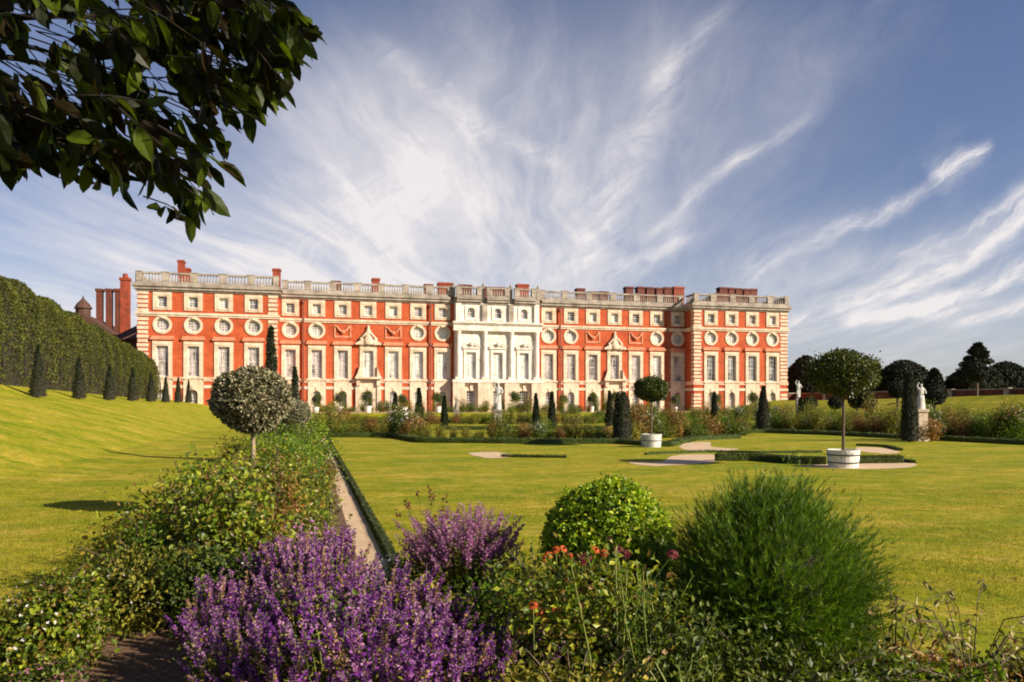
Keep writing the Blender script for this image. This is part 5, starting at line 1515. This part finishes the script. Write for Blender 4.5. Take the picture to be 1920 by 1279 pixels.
bush("ground_plant", "dark foliage at the foot of the feathery bush", 0, 0, (.8, .40, .30), 5200, .045, L_mid, 456, world=(1.55, 4.5), canes=8)
bush("ground_plant", "dark leafy mat behind the orange daisies, left of the box ball", 0, 0, (.34, .36, .42), 3600, .042, L_mid, 457, world=(.12, 6.0), canes=5)
bush("ground_plant", "mixed green leaves at the right edge of the foreground", 0, 0, (.6, .4, .15), 3600, .045, L_olive, 476, world=(3.4, 5.1), canes=8, fl=L_calyx, fln=20, flsize=.02)
bush("ground_plant", "mixed leaves between the withered stems at the lower right", 0, 0, (.5, .35, .16), 3200, .045, L_rust, 477, world=(2.75, 5.1), canes=8, fl=L_dry, fln=26, flsize=.03)
# tall pale green stalks
st_ = empty("bristly_stalk_plant", "tall pale green leafy stalks in front of the box ball", "plant", (.75, 4.5, 0))
rng = np.random.default_rng(460); gs_, gl = Geo(), Geo()
for i in range(26):
    b = np.array([rng.normal() * .12, rng.normal() * .12, 0]); e = b + np.array([rng.normal() * .17, rng.normal() * .1, .75 + .5 * rng.random()])
    m = (b + e) / 2 + np.array([rng.normal() * .03, 0, .05]); gs_.tube([b, m, e], .006, .003, 4)
    t = rng.random(46)[:, None]; C = (1 - t) ** 2 * b + 2 * t * (1 - t) * m + t ** 2 * e
    leaves(gl, C, unit(rdir(rng, 46) + [0, 0, .7]), rdir(rng, 46), .05, .010)
gs_.build("stems", L_stem, st_); gl.build("leaves", L_lime, st_)
st2 = empty("bristly_stalk_plant", "pale stalks drooping at the bottom edge, left of the feathery bush", "plant", (.9, 3.9, 0))
gs_, gl = Geo(), Geo()
for i in range(16):
    b = np.array([rng.normal() * .1, rng.normal() * .1, 0]); e = b + np.array([rng.normal() * .2, rng.normal() * .1, .45 + .3 * rng.random()])
    m = (b + e) / 2 + np.array([rng.normal() * .03, 0, .05]); gs_.tube([b, m, e], .006, .003, 4)
    t = rng.random(34)[:, None]; C = (1 - t) ** 2 * b + 2 * t * (1 - t) * m + t ** 2 * e
    leaves(gl, C, unit(rdir(rng, 34) + [0, 0, .7]), rdir(rng, 34), .05, .010)
gs_.build("stems", L_stem, st2); gl.build("leaves", L_stem, st2)

# right bottom corner: dying peony stems
def dying(label, x, y, seed, n=11, h=.55, mat=L_dry, spread=.4):
    o = empty("withered_plant", label, "plant", (x, y, 0)); rng = np.random.default_rng(seed); gs_, gl = Geo(), Geo()
    for i in range(n):
        a = rng.random() * 6.28; e = np.array([spread * math.cos(a), spread * .7 * math.sin(a), h * (.5 + .6 * rng.random())]); m = e * .5 + np.array([0, 0, h * .35])
        gs_.tube([(0, 0, 0), m * .6, m, e], .006, .003, 4)
        k = 13; t = .25 + .75 * rng.random(k)[:, None]; C = 2 * t * (1 - t) * m + t ** 2 * e
        leaves(gl, C, unit(rdir(rng, k) + [0, 0, -.3]), rdir(rng, k) + [0, 0, .5], .07 * (.5 + .8 * rng.random(k)), .024, shape='ovate', fold=.3)
    gs_.build("stems", M_bark, o); gl.build("leaves", mat, o)
dying("withered brown and cream stems right of the feathery bush", 2.62, 5.3, 471, 15, .80, spread=.5)
dying("withered curling leaves at the right edge of the foreground", 3.2, 5.4, 472, 14, .66, spread=.5)
dying("dead leafy stems in the bottom right corner", 2.7, 4.5, 473, 18, .50, spread=.5)
bush("ground_plant", "low dark green leaves in the bottom right corner", 0, 0, (.75, .40, .15), 3600, .045, L_mid, 474, world=(2.75, 4.6), canes=4)
bush("ground_plant", "yellow-green leaves among the withered stems at the lower right", 0, 0, (.5, .3, .20), 2200, .06, L_lime, 478, world=(2.5, 4.75), canes=8, shape="ovate")
bush("pink_plant", "magenta flowers beside the foot of the feathery bush", 0, 0, (.14, .14, .20), 500, .035, L_mid, 475, fl=L_pink, fln=26, flsize=.025, world=(2.12, 4.5), canes=3)

# ------------------------------------------------------------------ overhanging tree
ot = empty("overhanging_tree", "dark leafy branch of a near tree hanging into the top left corner", "tree", (-4.6, 2.2, 0))
OX = np.array([-4.6, 2.2, 0])
g = Geo(); g.tube([(0, 0, -.1), (.1, .05, 1.6), (.25, .1, 3.2), (.5, 0, 5.4)], .24, .14, 10); g.build("trunk", M_bark, ot)
rng = np.random.default_rng(500)
poly = [(-160, -120), (640, -120), (600, -20), (612, 35), (590, 80), (560, 110), (545, 175), (500, 195), (480, 225), (430, 250), (425, 300), (392, 322), (385, 395), (345, 405), (318, 360), (285, 322), (235, 345), (190, 335), (160, 325), (80, 318), (10, 322), (-160, 330)]
def inpoly(x, y):
    c_ = False; j = len(poly) - 1
    for i in range(len(poly)):
        xi, yi = poly[i]; xj, yj = poly[j]
        if (yi > y) != (yj > y) and x < (xj - xi) * (y - yi) / (yj - yi) + xi: c_ = not c_
        j = i
    return c_
holes = [(105, 58, 62, 30), (45, 125, 55, 30), (290, 150, 34, 26), (340, 215, 24, 18), (130, 155, 34, 18), (190, 40, 24, 18), (440, 120, 20, 16), (40, 20, 26, 16), (230, 235, 20, 14), (420, 30, 16, 14)]
limbs = []
start = np.array([.25, .1, 2.6])
gl_, gb = Geo(), Geo()
def sample_pt():
    while True:
        x, y = rng.uniform(-160, 640), rng.uniform(-120, 410)
        if inpoly(x, y) and not any(((x - h[0]) / h[2]) ** 2 + ((y - h[1]) / h[3]) ** 2 < 1 for h in holes): return x, y
ends = []
for tgt in [(60, 250, 3.4), (340, 330, 3.3), (430, 200, 3.5), (560, 60, 3.4), (150, 110, 3.6), (480, -30, 3.5)]:
    e = np.array(at(*tgt)) - OX; s0 = np.array([.25, .1, 2.5 + .1 * (tgt[0] % 7)])
    m1 = s0 * .6 + e * .4 + np.array([0, 0, .35]); m2 = s0 * .25 + e * .75 + np.array([0, 0, .22])
    gb.tube([s0, m1, m2, e], .026, .005, 6); ends.append((m1, m2, e))
NT = 400
for k in range(NT):
    x, y = sample_pt(); Yd = rng.uniform(2.6, 3.6)
    p = np.array(at(x, y, Yd)) - OX
    # twig ends at p, coming from up-left
    back = unit(np.array([-.75, rng.normal() * .4, .45 + rng.normal() * .25])); tl = .16 + .14 * rng.random()
    q = p + back * tl
    gb.tube([q + back * .04, (p + q) / 2 + [0, 0, .01], p], .003, .0018, 4)
    nl = rng.integers(4, 8)
    C = p + (q - p) * rng.random((nl, 1)) * .9; C[0] = p
    out = -back
    D = unit(out * .7 + rdir(rng, nl) * .75 + np.array([.1, 0, -.65])); Nn = unit(rdir(rng, nl) + np.array([.1, .2, .6]))
    L = .088 + .05 * rng.random(nl)
    Cm = C + D * L[:, None] * .5 + OX; u_ = 960 + 1453 * Cm[:, 0] / Cm[:, 1]; v_ = 758 - 1453 * (Cm[:, 2] - EYE) / Cm[:, 1]
    kp = np.array([inpoly(a, b - 12) and not any(((a - h[0]) / h[2]) ** 2 + ((b - h[1]) / h[3]) ** 2 < 1.1 for h in holes) for a, b in zip(u_, v_)])
    kp |= v_ > 290
    C, D, Nn, L = C[kp], D[kp], Nn[kp], L[kp]
    leaves(gl_, C, D, Nn, L, L * .47, shape='ovate', fold=.12)
gb.build("branches", M_barkd, ot)
gl_.build("foliage", L_over, ot)
# unseen canopy over the camera, added to keep sun off the hanging leaves
gl_ = Geo(); gb = Geo()
NC = 3200
C = np.stack([rng.uniform(-4.5, 2.6, NC), rng.uniform(-2.6, 2.4, NC), rng.uniform(3.9, 6.4, NC)], 1)
keep = C[:, 2] > 2.35 + .60 * np.maximum(C[:, 1], 0) + .9
C = C[keep] - OX; NC = len(C)
leaves(gl_, C, unit(rdir(rng, NC) + [0, 0, -.5]), unit(rdir(rng, NC) + [0, 0, .8]), .18, .085, shape='ovate', fold=.12)
gl_.build("unseen_shade_foliage", L_over, ot)
for (ex, ey, ez) in ((1.8, -1.5, 4.6), (2.2, 1.0, 4.9), (0, -2.2, 5.0), (-1.0, 1.8, 5.2), (.8, .2, 5.6)):
    e = np.array([ex, ey, ez]) - OX; s0 = np.array([.4, .05, 4.2]); gb.tube([s0, (s0 + e) / 2 + [0, 0, .3], e], .06, .015, 6)
gb.build("unseen_shade_branches", M_bark, ot)

# short grass standing in the near lawn
rng = np.random.default_rng(600)
NB = 150000
bx_ = rng.random(NB) ** 1.5
Yb = 5.6 + 13 * bx_; Xb = (rng.random(NB) * 2 - 1) * (Yb * .68 + .3)
ab = Xb * CS + Yb * SN; bb_ = -Xb * SN + Yb * CS
pat = np.sin(Xb * 1.3 + np.sin(Yb * .9) * 1.5) + np.sin(Yb * 1.9 + Xb * .6) + rng.normal(size=NB) * .7 > -.2
ok = pat & ((ab > 1.15) & (bb_ > 5.4)) | (ab < -2.25)
Xb, Yb, ab, bb_ = Xb[ok], Yb[ok], ab[ok], bb_[ok]
Zb = np.array([gz(a_, b_) for a_, b_ in zip(ab, bb_)])
k = len(Xb); g = Geo()
leaves(g, np.stack([Xb, Yb, Zb], 1), unit(rdir(rng, k) * .6 + [0, 0, 1.]), rdir(rng, k), .026 + .032 * rng.random(k), .007, shape='blade')
L_turf = leaf("turf_blades", [(0.12, 0.17, 0.006), (0.24, 0.25, 0.012), (0.36, 0.29, 0.03), (0.20, 0.22, 0.01), (0.46, 0.34, 0.08)], .3, .7, clump=1.2)
tag(g.build("grass", L_turf), "short yellowish grass of the near lawn", "grass", None, "stuff")

# dry leaf litter on the bare soil of the border
rng = np.random.default_rng(610); k = 9000
a_ = np.concatenate([rng.uniform(-2.2, .5, k // 2), rng.uniform(-2.2, 4.5, k - k // 2)]); b_ = np.concatenate([rng.uniform(3.5, 12, k // 2), rng.uniform(3.2, 5.3, k - k // 2)])
C = np.stack([a_ * CS - b_ * SN, a_ * SN + b_ * CS, np.full(k, .012)], 1)
g = Geo(); leaves(g, C, unit(rdir(rng, k) * [1, 1, .15]), unit(rdir(rng, k) * .35 + [0, 0, 1.]), .018 + .03 * rng.random(k), .015, shape='diamond', fold=.3)
L_lit = leaf("leaf_litter", [(0.05, 0.025, 0.012), (0.16, 0.09, 0.05), (0.34, 0.22, 0.13), (0.10, 0.05, 0.02), (0.05, 0.07, 0.015)], .1, .8)
tag(g.build("leaf_litter", L_lit), "dry leaves and crumbs scattered over the bare soil of the borders", "litter", None, "stuff")
